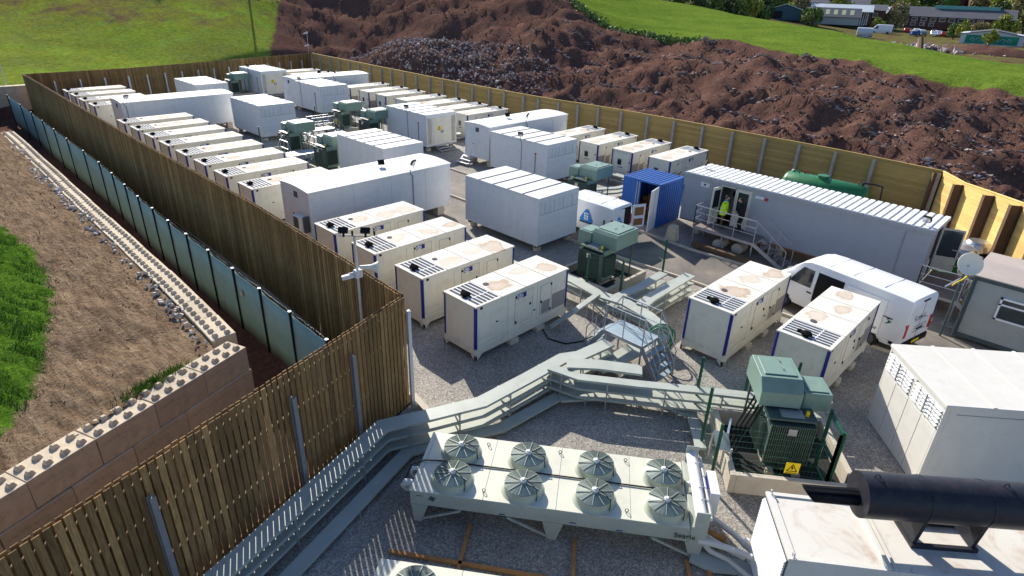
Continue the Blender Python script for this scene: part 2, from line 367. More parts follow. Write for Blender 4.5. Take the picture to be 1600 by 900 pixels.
sk = wd.node_tree.nodes.new('ShaderNodeTexSky'); sk.sky_type = 'NISHITA'; sk.sun_disc = False; sk.sun_elevation = R(SUN_EL); sk.sun_rotation = R(SUN_AZ)
bg = wd.node_tree.nodes['Background']; tint = wd.node_tree.nodes.new('ShaderNodeMix'); tint.data_type = 'RGBA'; tint.blend_type = 'MULTIPLY'; tint.inputs[0].default_value = 1; tint.inputs[7].default_value = (.87,.97,1.17,1); wd.node_tree.links.new(sk.outputs[0], tint.inputs[6])
bg.inputs[1].default_value = .088; wd.node_tree.links.new(tint.outputs[2], bg.inputs[0])
scene.view_settings.view_transform = 'Standard'; scene.view_settings.look = 'None'; scene.view_settings.gamma = 1; scene.view_settings.exposure = .74
scene.render.engine = 'CYCLES'; scene.cycles.use_denoising = True; scene.cycles.max_bounces = 6
# ------------------------------------------------------------------ numpy value noise
def _h(ix, iy, s):
    n = (ix * 374761393 + iy * 668265263 + s * 982451653) & 0xffffffff
    n = ((n ^ (n >> 13)) * 1274126177) & 0xffffffff
    return ((n ^ (n >> 16)) & 0xffff) / 65535.0
def vnoise(x, y, s=0):
    ix = np.floor(x).astype(np.int64); iy = np.floor(y).astype(np.int64); fx = x - ix; fy = y - iy
    fx = fx*fx*(3-2*fx); fy = fy*fy*(3-2*fy)
    return (_h(ix,iy,s)*(1-fx)+_h(ix+1,iy,s)*fx)*(1-fy)+(_h(ix,iy+1,s)*(1-fx)+_h(ix+1,iy+1,s)*fx)*fy
def fbm(x, y, s=0, o=5, g=.5):
    t = 0; a = 1; n = 0
    for i in range(o): t = t + a*vnoise(x*2**i, y*2**i, s+i); n += a; a *= g
    return t / n
def sstep(a, b, x): t = np.clip((x-a)/(b-a), 0, 1); return t*t*(3-2*t)
# ------------------------------------------------------------------ terrain heights
CT = np.array([
 # green hill behind the far slatted fence
 (-60,70,5),(-30,76,3.2),(-10,77,2.6),(4,76.5,2.2),(11,84,3.1),(12.5,99,5.3),(14,114,8.4),(22,82,2.9),(26,92,5.5),(30,105,8.9),(34.5,78.5,2.3),(39,88,5.3),(44,100,9.2),(46,86,3.6),
 (16,140,14),(40,135,15),(-10,120,9),(-50,120,12),(60,130,16),(20,200,22),(70,180,22),(-60,200,22),(0,320,30),(120,300,30),(-150,250,30),(-200,100,14),(-120,60,6),
 # brown spoil face and mounds behind the plank fence
 (45,8,.2),(45,20,.3),(45.5,35,.3),(45.5,50,.4),(46,65,.5),(46.5,78,1.5),(52,86,4.2),(58,96,7.6),(65,100,11.5),(70.6,86,10.6),(82,100,15),(76,66,10.6),(90,86,14),(60,62,5.2),(59.7,53.3,6.2),(66,57,7.2),(62,75,7.2),(56,72,3.2),
 (76.5,56.3,6.9),(76,37,6.6),(69,23,6.4),(64.5,15,6.0),(62,6.6,5.9),(60,-8,5.2),(55,22,3.0),(53,10,2.6),(57,35,3.4),(66,37,5.0),(62,48,4.6),(52,-8,2.6),(45,-6,.3),
 # grass field
 (100,11,5.4),(103.5,18,5.7),(111,28,6.2),(118,39,6.8),(127,57,7.7),(132,72,9.2),(90,40,6.5),(84,22,6.1),(82,10,5.7),(90,74,9.4),(105,80,10.4),(120,90,11.5),(140,105,12.5),(100,60,7.6),(80,-10,4.6),(105,-10,4.6),
 # lower ground with the buildings, then the far rise
 (120,12,2.4),(122,22,2.6),(132,33,2.8),(140,45,2.8),(152,62,3.4),(165,85,5),(150,20,2.5),(160,35,2.6),(200,30,2.5),(190,57,2.7),(220,60,2.5),(220,86,4.4),(250,75,2.9),(285,55,2.0),(300,30,2.2),(320,80,4.0),(280,110,6),(360,60,6.5),(400,90,9),(410,60,9),(400,20,9),(400,130,10),(500,100,16),(500,30,16),(700,150,30),(700,0,30),(900,300,40),(300,220,20),(500,300,30),(300,-60,3),(150,-60,2),(1500,300,70),(1500,-300,70),(1200,900,70),(600,1300,70),(0,1500,80),(-900,1200,80)], float)
def _phi(r2): return np.sqrt(r2 + 9.0)
_D = _phi((CT[:,None,0]-CT[None,:,0])**2+(CT[:,None,1]-CT[None,:,1])**2)
_A = np.zeros((len(CT)+3,)*2); _A[:-3,:-3] = _D; _A[:-3,-3] = 1; _A[:-3,-2:] = CT[:,:2]; _A[-3:,:-3] = _A[:-3,-3:].T
_W = np.linalg.solve(_A, np.concatenate([CT[:,2], np.zeros(3)]))
def rbf(x, y):
    out = np.full(x.shape, _W[-3]) + _W[-2]*x + _W[-1]*y
    for (cx, cy, _), w in zip(CT, _W[:-3]): out = out + w*_phi((x-cx)**2+(y-cy)**2)
    return out
PAD = [(9.3,13.2),(9.5,23.5),(9.8,37.7),(10.7,73.5),(20,74.2),(43.9,81.4),(43.4,60),(42.9,45),(43.6,30),(43.4,12),(42.6,6.6),(37,3.0),(32,.2),(33,-14),(0,-30),(-40,-30),(-40,2),(-10,7.0)]
def seg_dist_inside(x, y, poly):
    P = np.array(poly); ins = np.zeros(x.shape, bool); dm = np.full(x.shape, 1e9); n = len(P)
    for i in range(n):
        x0, y0 = P[i]; x1, y1 = P[(i+1) % n]
        c = ((y0 > y) != (y1 > y)) & (x < (x1-x0)*(y-y0)/(y1-y0+1e-12)+x0); ins ^= c
        t = np.clip(((x-x0)*(x1-x0)+(y-y0)*(y1-y0))/((x1-x0)**2+(y1-y0)**2), 0, 1)
        dm = np.minimum(dm, np.hypot(x-x0-t*(x1-x0), y-y0-t*(y1-y0)))
    return np.where(ins, -dm, dm)
def xfield(y): return np.interp(y, [-40,-8,6.6,15,23,37,50,56,62,70,80,100,140], [58,59.5,62.3,65,69.5,76,76.5,76.8,77.5,81,92,112,150]) # where grass meets the spoil
def heights(x, y):
    d = seg_dist_inside(x, y, PAD); h = rbf(x, y)
    brown = sstep(2.5, -2.5, x - xfield(y)) * sstep(40, 46, x - .25*np.clip(y-78, 0, 60))
    h = h + brown * sstep(.3, 5, d) * ((fbm(x*.16, y*.16, 3, 5)-.5)*2.6 + (fbm(x*.5, y*.28, 9, 4)-.5)*.9 + np.where(x < 74, (1-np.abs(2*fbm(x*.42, y*.17, 83, 3)-1))**3*.75 - .3, 0) + (fbm(x*.9, y*.9, 87, 3)-.5)*.7 + (fbm(x*1.5, y*1.5, 21, 3)-.5)*.5)
    h = h + (1-brown) * ((fbm(x*.06, y*.06, 5, 4)-.5)*.9 + (fbm(x*.5, y*.5, 15, 3)-.5)*.18) * sstep(1, 10, d)
    # ditch between block wall and slatted fence
    flat = (x < 11.5) & (y < 77)
    k = sstep(.2, 3.2, d); h = h * k + .04 * (1-k) - .06
    h = np.where(d < -.15, -.5, h)
    h = np.where((x < 13) & (y < 75.5), np.where(d < -.15, -.9, -.55 + (fbm(x*.8, y*.8, 2, 4)-.5)*.35), h)
    return h
naz = 560; az = np.radians(np.linspace(-52, 118, naz)); nd = 400
dd = np.concatenate([np.linspace(4, 36, 50, endpoint=False), 36*np.exp(np.linspace(0, math.log(1900/36), nd-50))])
AZ, DD = np.meshgrid(az, dd, indexing='ij'); GX = DD*np.sin(AZ); GY = DD*np.cos(AZ); GZ = heights(GX, GY)
def grid_mesh(name, X, Y, Z, m, attrs):
    n0, n1 = X.shape; me = bpy.data.meshes.new(name)
    v = np.stack([X, Y, Z], -1).reshape(-1, 3); idx = np.arange(n0*n1).reshape(n0, n1)
    f = np.stack([idx[:-1,:-1], idx[:-1,1:], idx[1:,1:], idx[1:,:-1]], -1).reshape(-1, 4)
    me.vertices.add(len(v)); me.vertices.foreach_set('co', v.astype(np.float32).ravel()); me.loops.add(f.size); me.loops.foreach_set('vertex_index', f.astype(np.int32).ravel())
    me.polygons.add(len(f)); me.polygons.foreach_set('loop_start', np.arange(0, f.size, 4, dtype=np.int32)); me.polygons.foreach_set('loop_total', np.full(len(f), 4, np.int32))
    me.update(calc_edges=True)
    for k, a in attrs.items():
        at = me.attributes.new(k, 'FLOAT', 'POINT'); at.data.foreach_set('value', a.astype(np.float32).ravel())
    me.polygons.foreach_set('use_smooth', [True]*len(f)); me.materials.append(m); me.validate()
    if me.polygons[0].normal.z < 0: me.flip_normals()
    o = bpy.data.objects.new(name, me); COL.objects.link(o); return o
brown_l = sstep(1.5, -1.5, GX - xfield(GY)) * sstep(-2, 3, GX - 33 - .62*(GY-74))          # spoil between hill and field
brown_l = brown_l * np.where(GY > 60, 1, sstep(40, 44, GX))
far = sstep(-8, 6, GX - (96 + .55*GY)) * sstep(40, 60, GX)
grass = 1 - brown_l
grass = np.where(far > .5, np.where((DD > 135) & (DD < 330), .47, .8), grass)
low = (GX < 13) & (GY < 76); grass = np.where(low, 0, grass)
dry = sstep(38, 32, GX - .62*(GY-74)) * (sstep(5.2, 7.0, GZ) + .15) * np.where(GX < 70, 1, 0); dry = np.maximum(dry, np.where((GX < 60) & (GY > 76), .38, 0))  # dry grass, and mask for the sun brightening painted on the hill
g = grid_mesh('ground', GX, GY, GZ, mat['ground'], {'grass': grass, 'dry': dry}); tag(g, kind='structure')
def wx(y): return np.interp(y, [17,18.3,24.5,30,36,50,62,76], [6.12,6.16,6.36,6.42,6.46,6.64,6.75,6.85])
# left bank behind the block wall
bx = np.concatenate([np.linspace(4.84, -12, 110), np.linspace(-12.6, -60, 50)]); by = np.concatenate([np.linspace(0, 1, 150)**1.35])
BX = np.repeat(bx[:, None], len(by), 1); y0 = 16.9 + .62 - .38*(5.6-BX); BY = y0 + (76.3-y0)*by[None, :]
lift = 1.66 + sstep(0, 30, 5.3-BX)*.9 + sstep(20, 76, BY)*.25
BZ = lift + (fbm(BX*.5, BY*.35, 31, 5)-.5)*.5*sstep(0, 2.5, 5.3-BX) - .10*sstep(1.2,.2,4.84-BX) + (fbm(BX*2.2+BY*.6, BY*1.1, 41, 4)-.5)*.16
_furrow = 0; furrow = np.sin((BX*.93 + BY*.36)*2*math.pi/.42 + fbm(BX*.3, BY*.3, 8, 3)*7); BZ += furrow*.055*sstep(.3, 1.5, 5.3-BX)
gx = 5.4 - BX; gr = sstep(-.1, 1.6, gx - np.interp(BY, [14,17,18.5,21,24,27,30,34,40,50,76], [6.2,5.0,4.2,3.4,2.6,2.3,2.1,2.6,4.5,8,12])) * sstep(13.5, 17, BY)
gr = np.maximum(gr, np.where(gx < 1.5, .30, 0)); gr = np.maximum(gr, .22 + .15*sstep(24, 60, BY)); gr = np.maximum(gr, sstep(52, 66, BY)*sstep(-.5, 1.5, gx)*.62)
BX = BX + (wx(BY)-5.66)*np.exp(-np.clip(4.84-BX,0,99)/5)
bk = grid_mesh('earth_bank', BX, BY, BZ, mat['bank'], {'grass': gr}); tag(bk, kind='structure')
def lift_at(x, y): return bank_z(x, y)+float((fbm(np.array(x*.5), np.array(y*.35), 31, 5)-.5)*.5)-.02
def bank_z(x, y): return 1.66 + float(sstep(0, 30, np.array(5.3-x)))*.9 + float(sstep(20, 76, np.array(y)))*.25
# yard sheets
m = MB(); m.add([(p[0], p[1], 0) for p in PAD], [tuple(range(len(PAD)))[::-1]]); o = m.build('gravel_yard', mat['gravel']); tag(o, kind='structure')
o.data.flip_normals() if o.data.polygons[0].normal.z < 0 else None
road = [(24.4,-6),(24.3,12.4),(24.0,16.5),(24.6,60),(28.2,60),(27.9,17.4),(27.6,14),(28.4,2),(28.4,-6)]
m = MB(); m.add([(p[0], p[1], .006) for p in road], [tuple(range(len(road)))]); o = m.build('service_road', mat['asphalt']); tag(o, kind='structure')
if o.data.polygons[0].normal.z < 0: o.data.flip_normals()
m = MB(); m.add([(p[0], p[1], .005) for p in [(20.9,24.4),(20.9,28.7),(24.35,28.7),(24.35,24.4)]], [(3,2,1,0)]); o = m.build('service_road_spur', mat['asphalt']); tag(o, kind='structure')
if o.data.polygons[0].normal.z < 0: o.data.flip_normals()
for nm, pts in (('kerb', [(24.3,3),(24.22,12.4),(23.95,16.5),(24.5,58)]), ('kerb', [(28.5,3),(27.68,14),(28.0,17.4),(28.28,58)])):
    m = MB(); m.sweep([(x, y, .11) for x, y in pts], .1, .15); o = m.build(nm, mat['conclt']); tag(o, kind='structure')
m = MB(); m.sweep([(9.5,13.5,.2),(9.3,12.3,.2),(9.15,11.6,.2)], .2, .2); tag(m.build('concrete_kerb', mat['conclt']), 'short pale concrete kerb at the foot of the slatted fence corner', 'kerb')
# ------------------------------------------------------------------ slatted hit and miss fences
def slat_fence(name, runs, label, group=None, side=1, zb=.06, skip0=False, zrail=None, pitch=.165, post_every=3.0, post_drop=.45, post_mat='galvlt', post_w=.1, post_at=None):
    root = empty(name, (*runs[0][:2], 0), 0, label, 'fence', group); ox, oy = runs[0][:2]
    for (x0, y0, h0), (x1, y1, h1) in zip(runs, runs[1:]):
        a = Vector((x0-ox, y0-oy, 0)); b = Vector((x1-ox, y1-oy, 0)); d = (b-a); L = d.length; d.normalize(); n = Vector((-d.y, d.x, 0))*side; rz = math.atan2(d.y, d.x)
        nb = int(L/pitch); sb = MB(); p = L/nb
        for i in range(nb):
            for s in (0, 1):
                c = a + d*((i+.5*s+.3)*p) + n*(.052 if s else -.052); h = h0+(h1-h0)*i/nb + random.uniform(-.012, .012); t = random.choice([1, 1, 1, .8, .7, 1.25, 1.4, .9])*random.uniform(.85, 1.12)
                sb.obox((c.x, c.y, (h+zb)/2), (.121, .02, h-zb), (random.uniform(-.004, .004), 0, rz), 0, t)
        sb.build('slat_panel', mat['slat'], root)
        rb = MB()
        for z in (.45, .30*h0+.35, .62*h0+.3, h0-.28):
            rb.obox(((a+b)/2).to_tuple()[:2]+(z,), (L, .08, .045), (0, 0, rz))
        rb.build('rail', mat['rail'], root)
        k = max(1, round(L/post_every)); ts = [t/L for t in post_at] if post_at and len(runs) == 2 else [i/k for i in range(1 if skip0 else 0, k+1)]
        for i in ts:
            c = a + d*(L*i) + n*(-.052-.09-post_w/2) ; h = h0+(h1-h0)*i - post_drop
            pb = MB(); pb.obox((c.x, c.y, h/2), (.016, post_w, h), (0, 0, rz)); pb.obox((c.x+n.x*post_w/2, c.y+n.y*post_w/2, h/2), (.12, .016, h), (0, 0, rz)); pb.obox((c.x-n.x*post_w/2, c.y-n.y*post_w/2, h/2), (.12, .016, h), (0, 0, rz))
            pb.build('post', mat[post_mat], root)
    return root
LOW_D = Vector((-.935, -.335, 0))
slat_fence('slatted_fence', [(9.2,13.25,3.84),(-6.5,8.35,3.84)], 'brown slatted timber fence in front of the concrete block wall with galvanised posts', side=-1, skip0=True, post_drop=.6, post_mat='galvmid', post_at=[2.45,4.55,8.1,11.6,15])
slat_fence('slatted_fence', [(9.25,13.35,3.84),(9.72,23.9,3.82),(9.85,37.7,3.72),(10.65,73.4,3.5)], 'long dark slatted timber fence running beside the teal mesh fence', side=1, post_every=3.6, skip0=True, zb=-.5)
slat_fence('slatted_fence', [(10.75,73.5,3.45),(19.3,74.0,3.4),(30.5,76.4,3.4),(43.5,80.7,3.2)], 'brown slatted timber fence across the far end under the green hill', side=1, post_every=2.05, post_drop=.75)
# tall galvanised corner post
m = MB(); m.box(-.055,.055,-.045,.045,0,3.45); m.box(-.045,.045,-.035,.035,3.45,3.49); tag(m.build('corner_post', mat['galvlt'], None, (9.2,12.98,0)), 'grey steel post at the corner of the slatted fence', 'post')
# ------------------------------------------------------------------ horizontal plank fences on the right
def plank_fence(name, pts, h, label, postm, pm='plank', hs=None, pw=.2, postdepth=.22):
    root = empty(name, (*pts[0], 0), 0, label, 'fence'); ox, oy = pts[0]
    for i, ((x0, y0), (x1, y1)) in enumerate(zip(pts, pts[1:])):
        a = Vector((x0-ox, y0-oy, 0)); b = Vector((x1-ox, y1-oy, 0)); d = b-a; L = d.length; rz = math.atan2(d.y, d.x); c = (a+b)/2
        h = (hs[i]+hs[i+1])/2 if hs else h; mb = MB(); nb = 17; ph = h/nb
        for k in range(nb): mb.obox((c.x, c.y, ph*(k+.5)), (L-.02, .045, ph-.008), (0, -math.atan2(hs[i+1]-hs[i], L)*k/nb if hs else 0, rz), 0, random.uniform(.84, 1.12))
        mb.obox((c.x, c.y, h+.02), (L, .1, .04), (0, -math.atan2(hs[i+1]-hs[i], L) if hs else 0, rz), 0, 1.25)
        mb.build('plank_panel', mat[pm], root)
    for i, (x, y) in enumerate(pts):
        x1, y1 = pts[min(i+1, len(pts)-1)]; x0, y0 = pts[max(i-1, 0)]; rz = math.atan2(y1-y0, x1-x0); n = Vector((-math.sin(rz), math.cos(rz), 0))
        hh = (hs[i] if hs else h) - .12; mb = MB(); c = Vector((x-ox, y-oy, 0)) - n*(postdepth/2+.03)
        mb.obox((c.x, c.y, hh/2), (pw*.12, postdepth, hh), (0, 0, rz))
        for s in (-1, 1): q = c + n*s*postdepth/2; mb.obox((q.x, q.y, hh/2), (pw, .02, hh), (0, 0, rz))
        mb.build('post', mat[postm[i] if isinstance(postm, list) else postm], root)
    return root
rp = [(43.66,80.64),(43.5,78.01),(43.4,75.41),(43.3,72.96),(43.25,70.54),(43.15,68.2),(43.0,65.6),(42.9,63.23),(42.82,61.1),(42.7,58.56),(42.6,56.15),(42.5,53.77),(42.43,51.46),(42.4,49.26),(42.3,46.75),(42.3,44.37),(42.3,42.3),(42.3,39.81),(42.35,38.02),(42.5,35.77),(42.8,33.82),(43.0,31.78),(43.15,29.52),(43.2,27.02),(43.2,24.62),(43.2,22.19),(43.1,19.75),(43.0,17.31),(43.0,14.94),(42.92,12.58),(42.7,10.2),(42.3,6.6)]
plank_fence('plank_fence', rp, 3.2, 'olive horizontal plank fence with steel posts below the brown spoil face', 'concpost')
plank_fence('plank_fence', [(42.25,6.5),(39.6,4.99),(36.6,3.26),(34.4,1.99),(32.2,.72)], 3.2, 'bright sunlit plank fence with broad brown posts near the satellite dish', 'post', 'sunplank', [3.2,3.36,3.8,4.1,4.4], pw=.26, postdepth=.45)
# ------------------------------------------------------------------ teal privacy mesh fence
mp = [(8.75,70.7),(8.7,65),(8.66,60.8),(8.6,56.8),(8.55,53.1),(8.5,49.4),(8.45,45.2),(8.4,41.7),(8.28,38.8),(8.15,36.1),(8.02,33.6),(7.95,31.3),(7.9,29.1),(7.88,26.9),(7.87,24.55),(7.85,22.2),(7.82,19.9),(7.78,17.6),(7.75,15.2)]
root = empty('mesh_fence', (8, 40, 0), 0, 'teal privacy mesh fence on dark posts between the block wall and slatted fence', 'fence')
for (x0, y0), (x1, y1) in zip(mp, mp[1:]):
    a = Vector((x0-8, y0-40, -.5)); b = Vector((x1-8, y1-40, -.5)); d = (b-a).normalized(); n = Vector((d.y, -d.x, 0))
    mb = MB(); N = 8; vs = []; sag = random.uniform(.01, .05)
    for i in range(N+1):
        q = a.lerp(b, i/N)
        for k in range(5):
            z = .02 + 2.5*k/4; w = n*(.03+.02*math.sin(i*1.7+k)*random.uniform(.4, 1)) ; vs.append((q.x+w.x, q.y+w.y, z-.5 - (sag*math.sin(math.pi*i/N) if k == 4 else 0)))
    fs = [(i*5+k, (i+1)*5+k, (i+1)*5+k+1, i*5+k+1) for i in range(N) for k in range(4)]
    mb.add(vs, fs); p = mb.build('mesh_panel', mat['meshscr'], root, smooth=True); s = p.modifiers.new('thick', 'SOLIDIFY'); s.thickness = .008
    tb = MB(); L = (b-a).length
    for i in range(int(L/.1)): q = a + d*(i*.1); tb.bar((q.x, q.y, 2.04), (q.x, q.y, 2.1), .006)
    tb.build('wire_tip', mat['galv'], root)
for i, (x, y) in enumerate(mp):
    mb = MB(); mb.box(-.035,.035,-.035,.035,-.6,2.12); po = mb.build('post', mat['black'], root, (x-8-.05, y-40, 0))
    MB().box(-.045,.045,-.045,.045,2.12,2.15).build('cap', mat['galvlt'], po)
MB().obox((7.8-8-.06, 21.6-40, 1.3), (.01, .24, .18), (0,0,0)).build('sign', mat['signpale'], root)
# ------------------------------------------------------------------ interlocking concrete blocks
def make_block():
    m = MB(); m.box(0,1.585,0,.785,0,.79)
    for i in range(4):
        for j in range(2):
            cx, cy, a, b = .2+.395*i, .2+.385*j, .095, .055; m.add([(cx-a,cy-a,.78),(cx+a,cy-a,.78),(cx+a,cy+a,.78),(cx-a,cy+a,.78),(cx-b,cy-b,.89),(cx+b,cy-b,.89),(cx+b,cy+b,.89),(cx-b,cy+b,.89)], [(4,5,6,7),(0,1,5,4),(1,2,6,5),(2,3,7,6),(3,0,4,7)])
    return m.build('concrete_block', mat['concrete'], None, bevel=.015)
proto_block = make_block(); used_block = False
def place_block(loc, rz, label, group):
    global used_block
    o = copy_tree(proto_block) if used_block else proto_block; used_block = True
    o.location = loc; o.rotation_euler = (random.uniform(-.006,.006), random.uniform(-.008,.008), rz + random.uniform(-.012, .012)); tag(o, label, 'concrete block', group); return o
wa = math.atan2(.355, .935); du = Vector((math.cos(wa), math.sin(wa), 0)); corner = Vector((5.95, 17.0, 0))
for i in range(8):
    p = corner - du*1.6*(i+1); place_block((p.x, p.y, 1.0), wa, f'{ORD[i]} studded concrete block from the wall corner, top course above the slatted fence', 'concrete blocks of the retaining wall')
for i in range(8):
    p = corner - du*(1.6*(i+1)-.75) + Vector((.03,-.05,0)) if i else corner - du*1.6 + Vector((.03,-.06,0)); place_block((p.x, p.y, .2), wa, f'{ORD[i]} stained concrete block from the wall corner, lower course behind the slatted fence', 'concrete blocks of the retaining wall')
for i in range(24):
    y = 18.35 + 1.6*i; x = float(wx(y+.8))
    place_block((x, y, .82 + random.uniform(-.02,.02)), R(90) - float(wx(y+1.6)-wx(y))/1.6, (f'{ORD[i]} block' if i < 20 else f'{["fourth last","third last","second last","last"][i-20]} block') + ' with pale studded top along the teal mesh fence, counted from the corner', 'concrete blocks along the mesh fence')
for i in range(4):
    p = corner - du*1.6*(i+1) + Vector((.06,-.1,0)); place_block((p.x, p.y, -.6), wa, f'{ORD[i]} concrete block from the wall corner, bottom course at ditch level', 'concrete blocks of the retaining wall')
mb = MB(); ys = np.linspace(18.3, 58, 27)
for a, b in zip(ys, ys[1:]): mb.add([(wx(a)-.76,a,-.7),(wx(a)-.02,a,-.7),(wx(b)-.02,b,-.7),(wx(b)-.76,b,-.7),(wx(a)-.76,a,.82),(wx(a)-.02,a,.82),(wx(b)-.02,b,.82),(wx(b)-.76,b,.82)], [(1,2,6,5),(3,0,4,7),(4,5,6,7),(0,1,5,4),(2,3,7,6)])
tag(mb.build('retaining_wall', mat['concrete']), 'lower courses of the pale studded wall along the teal mesh fence', 'wall')
mb = MB()
for i in range(240):
    y = random.uniform(18, 56); x = float(wx(y))-.86 + random.gauss(0, .12); s = random.uniform(.05, .13)*(1.3 if y > 30 else 1)
    z = 1.60; mb.obox((x-.1, y, z+.03), (s, s*random.uniform(.6,1.3), s*.7), (random.random()*3, random.random()*3, random.random()*3), 0, random.uniform(.9, 1))
tag(mb.build('rubble', mat['palestone']), 'loose pale stones strewn along the bank behind the block wall', 'rubble', kind='stuff')
# dark retaining wall under the hill, beyond the mesh fence
mb = MB()
for c in range(3):
    for i in range(11): mb.box(-6+1.6*i+.8*(c % 2)+.01, -6+1.6*(i+1)+.8*(c % 2)-.01, 75.2+c*.04, 76.0+c*.04, .0+c*.75, .74+c*.75, 0, random.uniform(.8, 1.1))
mb.build('retaining_wall', mat['concrete']); tag(bpy.data.objects['retaining_wall'], 'grey concrete block retaining wall under the hill at the far left', 'wall')
MB().box(-.25,.25,-.2,.2,0,.9).box(-.27,.27,-.22,.22,.9,.98).build('bin', mat['black'], None, (9.3,72.6,0.05)); tag(bpy.data.objects['bin'], 'small black cabinet behind the teal fence at the far left', 'cabinet')
# ------------------------------------------------------------------ rubble heap and strewn stones on the spoil
def ground_at(xs, ys): return heights(np.asarray(xs, float), np.asarray(ys, float))
hn = 90; hu = np.linspace(-1, 1, hn); U, V = np.meshgrid(hu, hu, indexing='ij')
HX = 51.5 + 7.5*U; HY = 63.5 + 18*V; rr = np.clip(1 - (np.abs(U)**2.2 + np.abs(V)**2.4), 0, 1)
HB = ground_at(HX, HY); ridge = np.interp(HY, [45,52,58,64,70,76,82], [1.0,2.1,4.4,5.6,5.4,3.6,1])
HZ = np.where(rr > 0, HB*(1-rr**.6) + rr**.6*np.maximum(ridge, HB) + (fbm(HX*.7, HY*.7, 77, 4)-.5)*1.1*rr**.4, HB-.5)
hp = grid_mesh('rubble_heap', HX, HY, HZ, mat['ground'], {'grass': np.zeros_like(HX), 'dry': np.zeros_like(HX)}); tag(hp, 'long heap of grey and white rubble behind the far plank fence', 'rubble heap', kind=None)
def stones(name, pts, smin, smax, label, tones, kind='stuff'):
    mb = MB()
    for (x, y, z) in pts:
        s = random.uniform(smin, smax)*random.choice([.6, .8, 1, 1, 1.5]); q = Euler((random.random()*6, random.random()*6, random.random()*6)).to_matrix()
        vs = [Vector((x, y, z + s*.2)) + q @ Vector(p)*s*random.uniform(.35, .65) for p in ((1,0,0),(-1,0,0),(0,.8,0),(0,-.8,0),(0,0,.6),(0,0,-.6))]
        mb.add(vs, [(0,2,4),(2,1,4),(1,3,4),(3,0,4),(2,0,5),(1,2,5),(3,1,5),(0,3,5)], 0, tones())
    return tag(mb.build(name, mat['rubble']), label, 'rubble', kind=kind)
pts = []
for i in range(hn):
    for j in range(hn):
        if rr[i, j] > .02 and random.random() < .55: pts.append((HX[i,j]+random.uniform(-.1,.1), HY[i,j]+random.uniform(-.2,.2), HZ[i,j]))
for _ in range(500):
    t = random.random(); y = 52 - 12*t; x = random.uniform(45, 49.5-2*t); pts.append((x, y, float(ground_at([x],[y])[0])))
stones('rubble', pts, .15, .42, 'grey and white broken stones covering the heap behind the plank fence', lambda: random.choice([.5,.6,.75,.85,.95,1.0,1.0]))
def slabs(pts, label):
    mb = MB()
    for (x, y, z) in pts:
        s = random.uniform(.14, .34); q = Euler((random.gauss(0,.35), random.gauss(-.35,.3), random.gauss(.5,.5))).to_matrix()
        vs = [Vector((x, y, z+s*.15)) + q @ Vector((px*random.uniform(.5,1), py*random.uniform(.7,1.2), pz*random.uniform(.5,1)))*s for px, py, pz in ((.5,0,0),(-.5,0,0),(0,1,0),(0,-1,0),(0,.2,.45),(0,-.2,-.4))]; mb.add(vs, [(0,2,4),(2,1,4),(1,3,4),(3,0,4),(2,0,5),(1,2,5),(3,1,5),(0,3,5)], 0, random.choice([.5,.6,.7,.75,.85,.95]))
    return tag(mb.build('rubble', mat['rubble']), label, 'rubble', kind='stuff')
cx_ = []; cy_ = []
for row in range(7):
    t = row/6
    for k in range(13):
        y = -2 + k*4.6 + random.uniform(-1.4, 1.4) + (row % 2)*2.3; xf = float(xfield(np.array(y))); x = 47 + (xf-3-47)*t + random.uniform(-1, 1)
        if x > xf-2.5: continue
        for _ in range(random.randint(22, 44)): u = random.gauss(0, 1.1); cx_.append(x+.25*u*u*.4+random.gauss(0,.22)); cy_.append(y+u)
zz_ = ground_at(cx_, cy_)
slabs(list(zip(cx_, cy_, zz_)), 'pale pinkish broken slabs lying in ridged rows on the brown spoil face')
xs = []; ys = []
for _ in range(9000):
    y = random.uniform(-6, 100); x = random.uniform(45.2, float(xfield(np.array(y)))-.8 if y < 60 else 80)
    if vnoise(np.array([x*.35]), np.array([y*.25]), 91)[0] < .42: continue
    xs.append(x); ys.append(y)
zs = ground_at(xs, ys)
stones('rubble', list(zip(xs, ys, zs)), .08, .28, 'brown clods and small stones over the brown spoil face', lambda: random.choice([.1,.2,.3,.3,.4,.45,.5,.6]))
pts = []
for _ in range(2200):
    y = random.uniform(17.5, 60); x = float(wx(np.array(y)))-.9-abs(random.gauss(0, 2.2 if y < 30 else 3.5)); 
    if y < 16.9+.62-.38*(5.6-x)+.3: continue
    pts.append((x, y, float(lift_at(x, y))))
stones('rubble', pts, .025, .08, 'brown clods strewn over the bare earth bank', lambda: random.choice([.5,.6,.65,.7,.75]))
